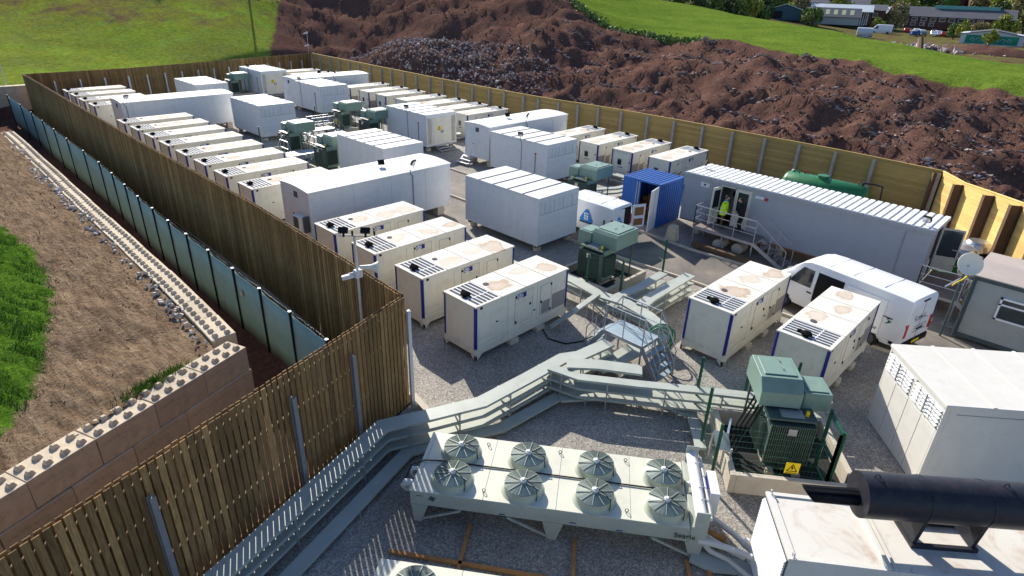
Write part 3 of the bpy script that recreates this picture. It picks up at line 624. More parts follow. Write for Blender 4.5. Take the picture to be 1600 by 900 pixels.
# ------------------------------------------------------------------ generator canopies (x: length from exhaust end, y: width)
GL, GW, GH = 4.95, 1.72, 2.16
def make_generator():
    r = empty('generator')
    m = MB()                                                    # skid with corner feet
    m.box(0, GL, .0, .09, .2, .48); m.box(0, GL, GW-.09, GW, .2, .48); m.box(0, .09, .09, GW-.09, .22, .48); m.box(GL-.09, GL, .09, GW-.09, .22, .48); m.box(.1, GL-.1, .1, GW-.1, .38, .44)
    for x in (0, GL):
        sx = 1 if x == 0 else -1
        for y, sy in ((0, 1), (GW, -1)):
            m.extr([(x, y, .2), (x, y, .0), (x, y+sy*.08, .0), (x, y+sy*.26, .2)], (sx*.09, 0, 0)); m.extr([(x, y, .2), (x+sx*.35, y, .2), (x+sx*.12, y, .0), (x, y, .0)], (0, sy*.085, 0))
    m.build('base_frame', mat['cream'], r, bevel=.008)
    m = MB().box(.03, GL-.03, .035, GW-.035, .48, GH-.06); body = m.build('canopy', mat['cream'], r)
    for x, y in ((0,0),(0,GW),(GL,0),(GL,GW)):
        sx = 1 if x == 0 else -1; sy = 1 if y == 0 else -1
        q = MB(); q.prism([(x,y+sy*.03),(x+sx*.03,y),(x+sx*.09,y),(x+sx*.09,y+sy*.03),(x+sx*.03,y+sy*.03),(x+sx*.03,y+sy*.09),(x,y+sy*.09)][::1 if sx*sy > 0 else -1], .43, GH-.045); q.build('corner_trim', mat['blue'], r)
    # roof: grille frame and three panels
    m = MB()
    for k in range(3): x0 = 1.25+1.233*k; m.box(x0+.012, x0+1.221, -.012, GW+.012, GH-.06, GH)
    for k in range(3): m.box(1.25+1.233*k-.012, 1.25+1.233*k+.012, .0, GW, GH-.06, GH-.012, 1)
    m.box(0, .12, -.012, GW+.012, GH-.06, GH); m.box(.12, 1.238, -.012, .1, GH-.06, GH); m.box(.12, 1.238, GW-.1, GW+.012, GH-.06, GH)
    m.build('roof', [mat['groof'], mat['greyseam']], r, bevel=.008)
    m = MB(); m.box(.12, 1.238, .1, GW-.1, GH-.06, GH-.022, 0)
    for k in range(7): x = .13 + k*.178; m.box(x, x+.05, .1, GW-.1, GH-.022, GH-.004, 1)
    m.box(.18, 1.2, .62, .66, GH-.021, GH-.006, 1)
    m.build('roof_grille', [mat['grille'], mat['white']], r)
    m = MB(); m.cyl((.36,.92,GH-.12),(.36,.92,GH+.06),.11,n=16); m.cyl((.36,.92,GH+.06),(.36,.92,GH+.10),.19,.17,n=18); m.cyl((.36,.92,GH+.1),(.36,.92,GH+.14),.17,.05,n=18); m.build('exhaust_cap', mat['soot'], r)
    m = MB(); m.cyl((.47,1.17,GH-.02),(.47,1.17,GH+.07),.085,.075,n=12); m.build('exhaust_stub', mat['soot'], r)
    m = MB(); m.cyl((1.52,1.12,GH-.01),(1.52,1.12,GH+.02),.11,n=16); m.build('filler_cap', mat['grille'], r, smooth=True)
    # sides
    for s, y in ((-1, .035), (1, GW-.035)):
        def pan(x0, x1, z0, z1, name, mm, th=.012): return MB().box(x0, x1, min(y, y+s*th), max(y, y+s*th), z0, z1).build(name, mat[mm], r)
        def outline(par, x0, x1, z0, z1):
            q = MB(); w = .009; yy = (min(y+s*.010, y+s*.0145), max(y+s*.010, y+s*.0145))
            q.box(x0, x1, *yy, z0, z0+w); q.box(x0, x1, *yy, z1-w, z1); q.box(x0, x0+w, *yy, z0, z1); q.box(x1-w, x1, *yy, z0, z1); q.build('door_seal', mat['seam'], par)
        d1 = pan(1.98, 2.93, .72, 1.98, 'door', 'cream'); outline(d1, 1.98, 2.93, .72, 1.98)
        for hx, hz in ((2.02,1.86),(2.02,.82),(2.78,1.36)): MB().box(hx-.03, hx+.03, min(y+s*.012,y+s*.04), max(y+s*.012,y+s*.04), hz-.045, hz+.045).build('handle', mat['black'], d1)
        d2 = pan(3.36, 4.0, .62, 1.88, 'door', 'cream'); outline(d2, 3.36, 4.0, .62, 1.88)
        for hx, hz in ((3.41,1.2),(3.95,1.8),(3.95,.72)): MB().box(hx-.028, hx+.028, min(y+s*.012,y+s*.04), max(y+s*.012,y+s*.04), hz-.045, hz+.045).build('handle', mat['black'], d2)
        MB().box(3.44, 3.92, min(y+s*.012,y+s*.02), max(y+s*.012,y+s*.02), .66, 1.18).build('vent', mat['vent'], d2)
        pan(4.06, 4.84, .62, 1.3, 'vent', 'vent', .008)
        q = MB()
        for x in (1.6, 3.18): q.box(x, x+.008, min(y,y+s*.004), max(y,y+s*.004), .5, 2.05)
        q.box(.1, GL-.1, min(y,y+s*.003), max(y,y+s*.003), .56, .566); q.build('panel_seam', mat['greyseam'], r)
        for x, z in ((1.02,1.2),(.25,1.98),(3.0,.95)): MB().box(x, x+.1, min(y,y+s*.02), max(y,y+s*.02), z, z+.045 if x > .3 else z+.09).build('latch', mat['black'], r)
        b = MB(); b.box(2.1, 2.56, min(y+s*.013,y+s*.018), max(y+s*.013,y+s*.018), 1.74, 1.94); bd = b.build('badge', mat['blue'], r)
        q = MB(); n = 18; cx, cz, yy = 2.25, 1.83, y+s*.019
        q.add([(cx+.15*math.cos(2*math.pi*i/n), yy, cz+.085*math.sin(2*math.pi*i/n)) for i in range(n)], [tuple(range(n)) if s > 0 else tuple(range(n))[::-1]])
        ov = q.build('badge_oval', mat['white'], bd)
        q = MB(); yy2 = y+s*.0205
        for k in range(5): x = cx-.1+.05*k; q.box(x-.017, x+.015, min(yy,yy2), max(yy,yy2), cz-.032, cz+.034); q.box(x-.005, x+.005, min(yy,yy2+s*.001), max(yy,yy2+s*.001), cz-.014, cz+.016, 1)
        q.build('lettering', [mat['blue'], mat['white']], bd)
    # control end
    x = GL-.03
    MB().box(x, x+.012, .25, 1.45, .62, 1.9).build('door', mat['cream'], r)
    w = MB(); w.box(x+.012, x+.02, .52, .88, 1.12, 1.55); wf = w.build('control_window', mat['greyseam'], r); MB().box(x+.02, x+.024, .56, .84, 1.16, 1.5).build('pane', mat['glass'], wf)
    q = MB(); q.cyl((x, 1.52, 1.42), (x+.06, 1.52, 1.42), .05, n=10); q.build('stop_button', mat['red'], r); MB().cyl((x, 1.52, .8), (x+.06, 1.52, .8), .05, n=10).build('lamp', mat['red'], r)
    MB().box(x+.012, x+.015, .55, 1.0, .95, 1.0).build('name_strip', mat['carblue'], r)
    return r
gen0 = make_generator(); gen_used = False
def place_gen(x, y, flip, label, group):
    global gen_used
    o = copy_tree(gen0) if gen_used else gen0; gen_used = True
    o.location = (x+GL, y+GW, 0) if flip else (x, y, 0); o.rotation_euler = (0, 0, math.pi if flip else 0); tag(o, label, 'generator', group); return o
LY = [13.63,16.66,19.75,22.81,31.07,34.17,37.23,40.18,43.33,46.29,49.20,52.21,60.84,63.9,66.93,69.93]; LX = [12.43,12.48,12.49,12.49,12.6,12.57,12.62,12.62,12.68,12.69,12.68,12.67,12.9,12.9,12.95,13.0]
for i, (x, y) in enumerate(zip(LX, LY)):
    if i < 4: lab = ['nearest cream generator of the left row, standing closest to the fence corner', 'cream generator second from the fence corner, rusty patches on its roof', 'cream generator third from the fence corner', 'cream generator close beside the grey cabin with an air conditioner, browner roof'][i]
    elif i < 12: lab = f'{ORD[i-4]} of eight cream generators behind the cabin with an air conditioner'
    else: lab = f'{ORD[i-12]} cream generator beyond the second long cabin, towards the far left fence corner'
    place_gen(x, y, False, lab, 'generators along the left slatted fence')
place_gen(18.66, 7.38, False, 'cream generator standing alone on gravel between the green hose and the white van', 'generators beside the van')
place_gen(18.72, 4.16, False, 'cream generator hiding the side of the white van, behind the green transformer', 'generators beside the van')
for i, y in enumerate([20.05, 23.0, 25.92, 28.97]): place_gen(35.3, y, True, f'{ORD[i]} cream generator counted from the blue container, backing on the plank fence', 'generators along the right plank fence')
for i, y in enumerate([39.7, 42.4, 45.3, 48.3, 51.6, 54.5, 57.9]): place_gen(35.2, y, True, f'{ORD[i]} of seven cream generators between two white cabins by the plank fence', 'generators along the right plank fence')
for i, y in enumerate([66.0, 69.2, 72.4]): place_gen(35.2, y, True, f'{ORD[i]} cream generator in the far right corner behind the farthest white cabin', 'generators along the right plank fence')
def cblock(x, y, lab): 
    m = MB(); m.box(-.22,.22,-.22,.22,.0,.2); o = m.build('support_block', mat['conclt'], None, (x, y, .002), bevel=.01); tag(o, lab, 'concrete block', 'concrete blocks under the generators')
for (gx, gy), nm in (((12.43,13.63),'generator nearest the fence corner'), ((18.66,7.38),'lone generator between hose and van'), ((12.48,16.66),'generator second from the fence corner'), ((18.72,4.16),'generator hiding the white van')):
    for k, px in enumerate((1.9, 3.35)): cblock(gx+px, gy+.12, f'square concrete block under the {nm}, {"nearer its exhaust end" if k == 0 else "nearer its vented end"}')
# ------------------------------------------------------------------ floodlight, sign helpers (parts)
def floodlight(par, x, y, z, rz=0, tilt=30):
    m = MB(); m.bar((0,0,0),(0,0,.14),.03); m.bar((-.14,0,.14),(.14,0,.14),.03); m.bar((-.14,0,.14),(-.14,0,.28),.025); m.bar((.14,0,.14),(.14,0,.28),.025)
    b = m.build('light_bracket', mat['galv'], par, (x, y, z), (0, 0, rz))
    q = MB(); q.obox((0,0,.3),(.34,.1,.26),(R(tilt),0,0)); h = q.build('floodlight', mat['black'], par, (x, y, z), (0, 0, rz))
    q = MB(); q.obox((0,0,0),(.29,.012,.21),(0,0,0)); rm = Euler((R(tilt),0,0)).to_matrix() @ Vector((0,-.055,0)); q.build('lens', mat['alu'], h, (0, rm.y, .3+rm.z), (R(tilt),0,0))
def warn_sign(par, c, ux, uz, w, h, name='warning_sign'):
    """yellow hazard plate with black triangle and bolt; ux, uz: unit vectors of the plate"""
    c = Vector(c); ux = Vector(ux).normalized(); uz = Vector(uz).normalized(); n = ux.cross(uz)
    P = lambda a, b, k: c + ux*a*w + uz*b*h + n*k
    m = MB(); m.extr([P(-.5,-.5,0), P(.5,-.5,0), P(.5,.5,0), P(-.5,.5,0)], n*.006); s = m.build(name, mat['yellow'], par)
    t = MB(); o = [(-.4,-.30),(.4,-.30),(0,.40)]; i = [(-.29,-.235),(.29,-.235),(0,.27)]
    for k in range(3):
        a, b = o[k], o[(k+1)%3]; a2, b2 = i[k], i[(k+1)%3]; t.extr([P(*a,.0065), P(*b,.0065), P(*b2,.0065), P(*a2,.0065)], n*.002)
    bolt = [(-.05,.16),(.07,.16),(.015,.02),(.1,.02),(-.04,-.2),(-.005,-.04),(-.09,-.04)]
    t.extr([P(a, b, .0065) for a, b in bolt], n*.002); t.extr([P(-.42,-.46,.0065), P(.42,-.46,.0065), P(.42,-.40,.0065), P(-.42,-.40,.0065)], n*.002)
    t.build('hazard_symbol', mat['black'], s); return s
# ------------------------------------------------------------------ transformer and switch containers
CW, CLN, CZ0, CZ1 = 3.0, 5.3, .38, 2.87
def container_base(r, m_body='white', roof='white', open_louvre=False):
    MB().box(0, CW, 0, CLN, CZ0, CZ1-.1).build('body', mat[m_body], r, bevel=.015)
    q = MB(); q.box(-.03, CW+.03, -.03, CLN+.03, CZ1-.11, CZ1)
    for k in range(1, 5): q.box(-.032, CW+.032, CLN*k/5-.025, CLN*k/5+.025, CZ1-.005, CZ1+.03, 1)
    q.build('roof', [mat[roof], mat['roofseam' if not open_louvre else roof]], r, bevel=.01)
    q = MB(); q.box(.05, CW-.05, .1, .25, CZ0-.12, CZ0); q.box(.05, CW-.05, CLN-.25, CLN-.1, CZ0-.12, CZ0); q.build('base_beam', mat['grille'], r)
    for x in (.2, CW-.45):
        for y in (.15, CLN-.4): MB().box(x, x+.28, y, y+.28, 0, CZ0-.12).build('support_pier', mat['conclt'], r)
def corner_angles(r):
    q = MB()
    for x in (0, CW):
        for y in (0, CLN): q.obox((x, y, (CZ0+CZ1-.1)/2), (.05, .05, CZ1-CZ0-.1), (0,0,0))
    q.build('corner_angle', mat['white'], r)
def louvre_end(r, x0, x1):
    m = MB(); m.box(x0, x1, -.012, .0, 2.0, 2.68); pn = m.build('louvre_panel', mat['white'], r)
    q = MB(); q.box(x0, x1, -.02, -.012, 1.985, 2.005)
    for k in range(4):
        x = x0 + (x1-x0)*(k+.5)/4
        q.box(x-.004, x+.004, -.016, -.012, 2.02, 2.62); q.box(x0+(x1-x0)*k/4+.01, x0+(x1-x0)*k/4+.016, -.016, -.012, 2.02, 2.62)
        for j in range(4): q.box(x-.018, x+.018, -.022, -.012, 2.06+.15*j, 2.12+.15*j)
    q.build('louvre_linkage', mat['greyseam'], pn)
def double_door_end(r, sign=True):
    for k in range(2):
        x0 = .62 + .9*k; d = MB(); d.box(x0, x0+.89, -.03, -.0, .5, 2.6); dd_ = d.build('door', mat['cream'], r, bevel=.006)
        MB().box(x0+(.78 if k == 0 else .06), x0+(.83 if k == 0 else .11), -.06, -.03, 1.35, 1.55).build('handle', mat['black'], dd_)
        if k == 0 and sign: warn_sign(dd_, (x0+.62, -.031, 1.75), (1,0,0), (0,0,1), .34, .34)
    for x0 in (.1, 2.5):
        m = MB(); m.box(x0, x0+.42, -.012, 0, .5, 2.6); L = m.build('louvre_panel', mat['cream'], r); q = MB()
        for k in range(17): z = .55+.12*k; q.add([(x0+.03,-.012,z+.085),(x0+.39,-.012,z+.085),(x0+.39,-.05,z),(x0+.03,-.05,z)], [(3,2,1,0),(0,1,2,3)])
        q.build('louvre_slat', mat['cream'], L)
    q = MB()
    for k in range(3): q.box(.75, 2.35, -.35-.28*k, -.08-.28*k, .40-.15*k, .44-.15*k)
    for x in (.75, 2.31): q.bar((x,-.08,.42),(x,-.95,.06),.04,.1)
    q.build('steps', mat['galv'], r)
def red_button_conduit(r, lamp_y=None, cx=2.6, button=True):
    if button:
        q = MB(); q.box(-.05, -.0, 1.0, 1.012, .5, 2.05); q.build('conduit', mat['seam'], r); MB().cyl((0,1.0,2.12),(-.07,1.0,2.12),.055,n=10).build('stop_button', mat['red'], r)
    if lamp_y is not None:
        q = MB(); q.tube([(-.03,lamp_y,.5),(-.03,lamp_y,2.65),(-.03,lamp_y+.15,2.8),(-.03,lamp_y+.15,2.92)],.022,6); q.build('conduit', mat['greyseam'], r); floodlight(r, .05, lamp_y+.2, CZ1, R(-60), 35)
CG = 'white equipment containers in the middle of the yard'
def container(name, loc, label, kind, rz=0, lamp=None, button=False):
    r = empty(name, loc, rz, label, 'container', CG); container_base(r); corner_angles(r)
    if kind == 'louvre': louvre_end(r, .12, CW-.12)
    elif kind == 'door': double_door_end(r)
    elif kind == 'half': louvre_end(r, 1.45, CW-.12)
    if lamp is not None or button: red_button_conduit(r, lamp, button=button)
    return r
container('equipment_container', (21.3,18.85,0), 'white ribbed roof container nearest the camera, beside the parked van with blue triangle', 'louvre')
container('equipment_container', (30.0,26.05,0), 'white container with red button and lamp, next to the cream generators behind the van', 'louvre', lamp=2.3, button=True)
container('equipment_container', (21.25,31.7,0), 'white container just behind the grey cabin with an air conditioner', 'none')
container('equipment_container', (21.7,49.5,0), 'white container farthest left of the pair behind green transformers, end shutters closed', 'louvre')
container('equipment_container', (30.7,55.9,0), 'white container with floodlight, standing before the farthest long cabin', 'louvre', lamp=3.8, button=True)
container('switchgear_container', (30.0,38.65,0), 'white container with cream double doors and yellow sign, beside the middle long cabin', 'door', lamp=2.4, button=True)
container('switchgear_container', (31.0,69.0,0), 'white container with cream double doors and yellow sign, farthest back', 'door', lamp=3.0, button=True)
container('equipment_container', (21.9,63.0,0), 'white container by the back slatted fence, behind the second long cabin', 'louvre')
# near right container, turned, louvre shutters open
r = empty('equipment_container', (19.38,2.76,0), R(219.8), 'large off white container at the right edge with open louvre shutters', 'container')
CZ1b = CZ1; CZ1 = 2.75
MB().box(0, CW, .12, CLN+1.5, .02, CZ1-.1).build('body', mat['whiteG'], r, bevel=.015)
q = MB(); q.box(-.03, CW+.03, -.03, CLN+1.5, CZ1-.11, CZ1)
for k in range(1, 6): q.box(-.032, CW+.032, 1.15*k-.05, 1.15*k+.05, CZ1-.005, CZ1+.03)
q.build('roof', mat['whiteG'], r, bevel=.012)
m = MB()
for k in range(4): m.box(.07+.72*k, .07+.72*k+.70, 0, .118, .1, 1.86)
m.build('end_panel', mat['whiteG'], r, bevel=.006)
m = MB(); m.box(0,.07,0,.12,.02,CZ1-.1); m.box(CW-.07,CW,0,.12,.02,CZ1-.1); m.box(.07,CW-.07,0,.12,2.55,CZ1-.1); m.box(1.43,1.57,0,.12,1.9,2.55); m.box(.07,CW-.07,0,.12,1.86,1.93); m.box(.07,CW-.07,0,.12,.02,.1)
m.build('end_frame', mat['whiteG'], r, bevel=.006)
MB().box(.07,CW-.07,.105,.119,1.93,2.55).build('louvre_recess', mat['seam'], r)
for x0 in (.09, 1.59):
    for k in range(5):
        z = 1.965+.118*k; q = MB(); q.add([(x0,.09,z+.09),(x0+1.32,.09,z+.09),(x0+1.32,-.05,z+.02),(x0,-.05,z+.02),(x0,.09,z+.082),(x0+1.32,.09,z+.082),(x0+1.32,-.05,z+.012),(x0,-.05,z+.012)],[(3,2,1,0),(4,5,6,7),(0,1,5,4),(2,3,7,6),(1,2,6,5),(3,0,4,7)]); q.build('shutter_blade', mat['white'], r)
    q = MB()
    for x in (x0+.33, x0+.99):
        for k in range(5): z = 1.975+.118*k; q.bar((x-.03,-.055,z),(x+.03,-.055,z+.06),.012); q.bar((x+.03,-.055,z+.06),(x-.03,-.055,z+.118),.012)
    q.bar((x0+.66,-.055,1.96),(x0+.66,-.055,2.54),.03)
    q.build('shutter_linkage', mat['greyseam'], r)
m = MB(); m.box(CW-.005, CW+.012, .3, 6.7, 2.46, 2.475); m.box(-.012,.005,.3,6.7,2.46,2.475); m.build('panel_seam', mat['greyseam'], r)
CZ1 = CZ1b
# ------------------------------------------------------------------ long cabins with curved roofs
def long_cabin(loc, label, L=8.7, W=2.75, ac=False, lamps=(), vent=True):
    r = empty('control_cabin', loc, 0, label, 'cabin', 'long white cabins with curved roofs'); z0, z1, zr = .55, 2.95, 3.06
    m = MB(); n = 10; arc = [(W*(i/n), z1+(zr-z1)*(math.sin(math.pi*(.03+.94*i/n))**.8)) for i in range(n+1)]
    prof = [(0,0,z0),(0,W,z0)] + [(0,y,z-.05) for y, z in arc[::-1]]
    m.extr([Vector(p) for p in prof], (L,0,0)); m.build('body', mat['white'], r)
    top = [(-.06, y*(W+.12)/W-.06, z) for y, z in arc]; bot = [(-.06, p[1], p[2]-.05) for p in top[::-1]]
    m = MB(); m.extr([Vector(p) for p in top+bot], (L+.12,0,0)); m.build('roof', mat['white'], r)
    q = MB()
    for x in (0, L-.05): q.box(x-.012, x+.062, -.014, .05, z0, z1); q.box(x-.012, x+.062, W-.05, W+.014, z0, z1)
    q.build('corner_post', mat['white'], r)
    q = MB()
    for k in range(1, 5): x = L*(.08 if k == 1 else (k-1)*.26+.02); q.box(x, x+.008, -.004, 0, z0, z1)
    q.box(L*.08-.03, L*.08+.03, -.02, 0, z0, z1, 1); q.build('panel_seam', [mat['greyseam'], mat['white']], r)
    for x in (.3, L/2, L-.8):
        for y in (.15, W-.55): MB().box(x, x+.45, y, y+.4, 0, z0).build('support_pier', mat['conclt'], r)
    for k, (lx, ly, rz) in enumerate(lamps):
        floodlight(r, lx, ly, z1+.12 if ly < .5 else zr-.05, rz, 30)
        if ly < .5: MB().tube([(lx-.2,-.03,z0+.2),(lx-.2,-.03,z1-.25),(lx-.35,-.03,z1-.1),(lx-.35,-.03,z1+.1)],.03,6).build('conduit', mat['greyseam'], r)
    if ac:
        a = MB(); a.box(-.36,-.02,.28,1.15,1.0,1.68); av = a.build('air_conditioner', mat['white'], r, bevel=.02)
        q = MB(); q.box(-.37,-.36,.62,1.1,1.06,1.62); q.build('fan_grille', mat['grille'], av); MB().box(-.3,-.02,.15,.26,.95,1.75).build('trunking', mat['seam'], r)
    if vent: q = MB(); q.box(-.02,0,1.1,1.45,2.45,2.75); q.build('vent', mat['grille'], r)
    d = MB(); d.box(-.02, 0, 1.55, 2.45, .65, 2.5); dr = d.build('door', mat['white'], r); MB().box(-.05,-.02,1.62,1.7,1.5,1.56).build('handle', mat['black'], dr)
    if not ac:
        q = MB()
        for k in range(3): q.box(-.35-.28*k,-.08-.28*k,1.4,2.6,.5-.17*k,.54-.17*k)
        for y in (1.4, 2.57): q.bar((-.08,y,.52),(-.95,y,.05),.04,.1)
        q.build('steps', mat['galv'], r)
    return r
long_cabin((13.3,26.35,0), 'long grey white curved roof cabin with air conditioner, nearest the camera', ac=True, lamps=((5.1,1.4,R(160)),(6.3,.15,R(20))))
long_cabin((13.75,56.1,0), 'long curved roof cabin in the left rear between generator groups', ac=False, lamps=((.5,.2,R(0)),))
long_cabin((30.45,32.0,0), 'long curved roof cabin beside the plank fence, behind the red button container', lamps=((3.2,1.4,R(150)),(4.1,.15,R(30))), L=8.6, W=2.6)
long_cabin((30.8,61.0,0), 'farthest long curved roof cabin, near the rubble heap end of the plank fence', lamps=((3.6,1.4,R(150)),(4.8,.15,R(30))), L=8.7, W=2.6)
# ------------------------------------------------------------------ dry coolers with eight fans
def make_cooler():
    r = empty('dry_cooler'); L, W, T, S = 7.02, 2.17, 1.0, .55
    m = MB(); m.box(0, L, 0, W, S, T-.02); m.build('casing', mat['tray'], r, bevel=.012)
    m = MB()
    xs = [0, .12, 1.8, 3.55, 5.3, 6.64]
    for a, b in zip(xs, xs[1:]): m.box(a+.004, b-.004, -.015, W/2-.003, T-.02, T); m.box(a+.004, b-.004, W/2+.003, W+.015, T-.02, T)
    m.build('top_panel', mat['cooltop'], r, bevel=.004)
    for y in (0, W-.06):
        for x, w in ((.02,.42),(3.25,.5),(L-.44,.42)):
            q = MB(); x1 = x+w; tp = [(x,y,S),(x1,y,S),(x+w/2+.1,y,0),(x+w/2-.1,y,0)] if 1 < x < 5 else ([(x,y,S),(x1,y,S),(x+.24,y,0),(x+.05,y,0)] if x < 1 else [(x,y,S),(x1,y,S),(x1-.05,y,0),(x1-.24,y,0)])
            q.extr([Vector(p) for p in tp][::-1], (0,.06,0)); q.build('leg', mat['tray'], r)
        for a, b in (((.25,y,.1),(1.25,y,S-.02)),((3.4,y,.1),(2.4,y,S-.02)),((L-.2,y,.1),(L-1.2,y,S-.02))): MB().bar(a, b, .05).build('brace', mat['tray'], r)
    for x in (.95, 2.7, 4.43, 6.12):
        for y in (.50, 1.52):
            q = MB(); n = 28; cyl = []
            for rr_, z in ((.54,T),(.49,T+.03),(.465,T+.08),(.46,T+.21),(.44,T+.21),(.43,T+.05)): cyl.append([(x+rr_*math.cos(2*math.pi*k/n), y+rr_*math.sin(2*math.pi*k/n), z) for k in range(n)])
            q.add([v for c in cyl for v in c], [(i*n+k, i*n+(k+1)%n, (i+1)*n+(k+1)%n, (i+1)*n+k) for i in range(5) for k in range(n)]); f = q.build('fan_cowl', mat['cowl'], r, smooth=True)
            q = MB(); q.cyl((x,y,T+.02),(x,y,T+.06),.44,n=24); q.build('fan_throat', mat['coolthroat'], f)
            q = MB(); a0 = random.random()*6
            for k in range(5):
                a = a0 + k*2*math.pi/5; P = lambda r_, da, z: (x+r_*math.cos(a+da), y+r_*math.sin(a+da), z)
                q.add([P(.1,-.25,T+.16),P(.37,-.12,T+.18),P(.39,.62,T+.1),P(.1,.55,T+.11)],[(0,1,2,3),(3,2,1,0)])
            q.build('fan_blade', mat['blade'], f)
            q = MB()
            for rr_ in np.linspace(.1,.455,24): q.tube([(x+rr_*math.cos(2*math.pi*k/24), y+rr_*math.sin(2*math.pi*k/24), T+.222+.02*(1-rr_/.455)) for k in range(25)], .0062, 3)
            for k in range(10): a = 2*math.pi*k/10+.2; q.bar((x+.06*math.cos(a),y+.06*math.sin(a),T+.265),(x+.455*math.cos(a),y+.455*math.sin(a),T+.235),.014)
            q.build('fan_guard', mat['guard'], f)
            q = MB(); q.cyl((x,y,T+.06),(x,y,T+.32),.075,n=14); q.cyl((x,y,T+.32),(x,y,T+.345),.06,.04,n=14); q.build('fan_motor', mat['white'], f, smooth=True)
            q = MB(); q.tube([(x+.03,y,T+.35),(x+.2,y-.12,T+.335),(x+.36,y-.28,T+.31),(x+.38,y-.33,T+.15),(x+.36,y-.34,T+.01)] if y < 1 else [(x+.03,y,T+.35),(x+.25,y-.05,T+.335),(x+.43,y-.12,T+.28),(x+.46,y-.2,T+.02)],.012,5); q.build('power_cable', mat['black'], f)
    MB().tube([(-.35,W/2-.3,T-.4),(-.2,W/2-.25,T+.01),(.1,W/2-.06,T+.04),(.5,W/2,T+.03),(3,W/2+.01,T+.025),(6.1,W/2,T+.03),(6.6,W/2-.12,T+.03)],.017,6).build('cable_run', mat['black'], r, smooth=True)
    for x, y in ((1.78,.25),(3.5,1.95),(5.2,.22),(1.6,1.9),(5.2,1.95)): 
        q = MB(); q.tube([(x+.04*math.cos(t), y, T+.05+.05*math.sin(t)) for t in np.linspace(0,2*math.pi,9)],.01,4); q.build('lifting_eye', mat['black'], r)
    # headers at both ends
    q = MB(); q.box(6.66, L+.01, -.03, W+.05, S-.03, T+.05); q.box(6.72, L+.01, -.03, .02, T+.05, T+.5); q.box(6.72, L+.01, W+.02, W+.06, T, T+.55); q.build('header_casing', mat['tray'], r, bevel=.01)
    MB().cyl((6.86,.02,T+.28),(6.86,W+.02,T+.28),.135,n=16).build('header_pipe', mat['white'], r, smooth=True)
    MB().cyl((7.08,.1,T+.22),(7.08,W,T+.22),.05,n=10).build('header_pipe', mat['greypipe'], r, smooth=True)
    q = MB(); q.box(7.14, 7.36, .75, 1.55, T-.25, T+.4); q.box(7.132,7.14,.8,1.5,T-.2,T+.39,1); q.build('control_box', [mat['white'], mat['blue']], r, bevel=.01)
    for y in (.5, .9, 1.75): MB().tube([(6.86,y,T+.4),(6.98,y-.05,T+.48),(7.1,y-.08,T+.42),(7.12,y-.12,T+.2)],.012,5).build('capillary', mat['galv'], r)
    MB().tube([(-.02,.35,T-.12),(-.22,.35,T-.12),(-.27,.38,T-.25),(-.22,.45,T-.4),(-.02,.45,T-.42)],.09,10).build('return_bend', mat['greypipe'], r, smooth=True)
    MB().tube([(-.02,.8,T-.06),(-.15,.8,T-.06),(-.2,.8,T-.2),(-.15,.8,T-.32),(-.02,.8,T-.32)],.055,8).build('return_bend', mat['greypipe'], r, smooth=True)
    q = MB(); q.box(2.2,2.35,-.006,-.0,S+.04,S+.07); q.box(5.0,5.15,-.006,0,S+.04,S+.07); q.box(3.9,4.05,-.006,0,S+.08,S+.11); q.build('label_strip', mat['blue'], r)
    text_obj('lettering', 'Searle', .2, (6.55,-.033,S+.18), (R(90),0,0), mat['black'], r)
    q = MB(); c = (.55, S+.25)
    for k in range(3): q.obox((c[0]-.06+.06*k,-.004,c[1]),(.022,.006,.16-.04*abs(k-1)),(0,R(38),0)); q.obox((c[0],-.004,c[1]-.05+.05*k),(.14-.04*abs(k-1),.006,.016),(0,R(38),0))
    q.box(.15,.33,-.005,0,S+.29,S+.305); q.build('emblem', mat['black'], r)
    return r
mat['cooltop'] = basic('cooler top sheet', (.60,.595,.49), .42, var=.05, scale=1.2, dirt=((.42,.38,.28),.25))
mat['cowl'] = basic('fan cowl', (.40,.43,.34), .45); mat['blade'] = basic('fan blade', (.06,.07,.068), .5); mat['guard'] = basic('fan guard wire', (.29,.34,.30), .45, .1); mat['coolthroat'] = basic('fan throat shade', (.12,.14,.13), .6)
A3 = R(-53.84)
c1 = make_cooler(); c1.location = (6.43, 9.39, 0); c1.rotation_euler = (0,0,A3); tag(c1, 'pale green grey dry cooler with eight round fans, lettered at its right end', 'dry cooler')
c2 = copy_tree(c1); c2.location = (3.03, 6.93, 0); tag(c2, 'second dry cooler showing only one corner and a fan at the bottom edge', 'dry cooler')
for nm, a, b, lab in (('timber_batten',(7.36,8.23),(6.2,7.38),'orange timber batten on the gravel below the left fans of the cooler'),('timber_batten',(8.89,6.16),(7.7,5.25),'orange timber batten on the gravel below the middle cooler leg'),('timber_batten',(10.3,3.95),(9.2,3.0),'orange timber batten beside the right leg of the lettered cooler'),('timber_batten',(10.6,3.6),(9.6,2.75),'orange timber batten outermost to the right under the lettered cooler'),('timber_batten',(5.45,8.95),(9.0,3.85),'long orange timber batten running along the back of the corner cooler')):
    m = MB(); m.bar((*a,.06),(*b,.06),.09,.06); tag(m.build(nm, mat['batten']), lab, 'batten', 'orange timber battens')
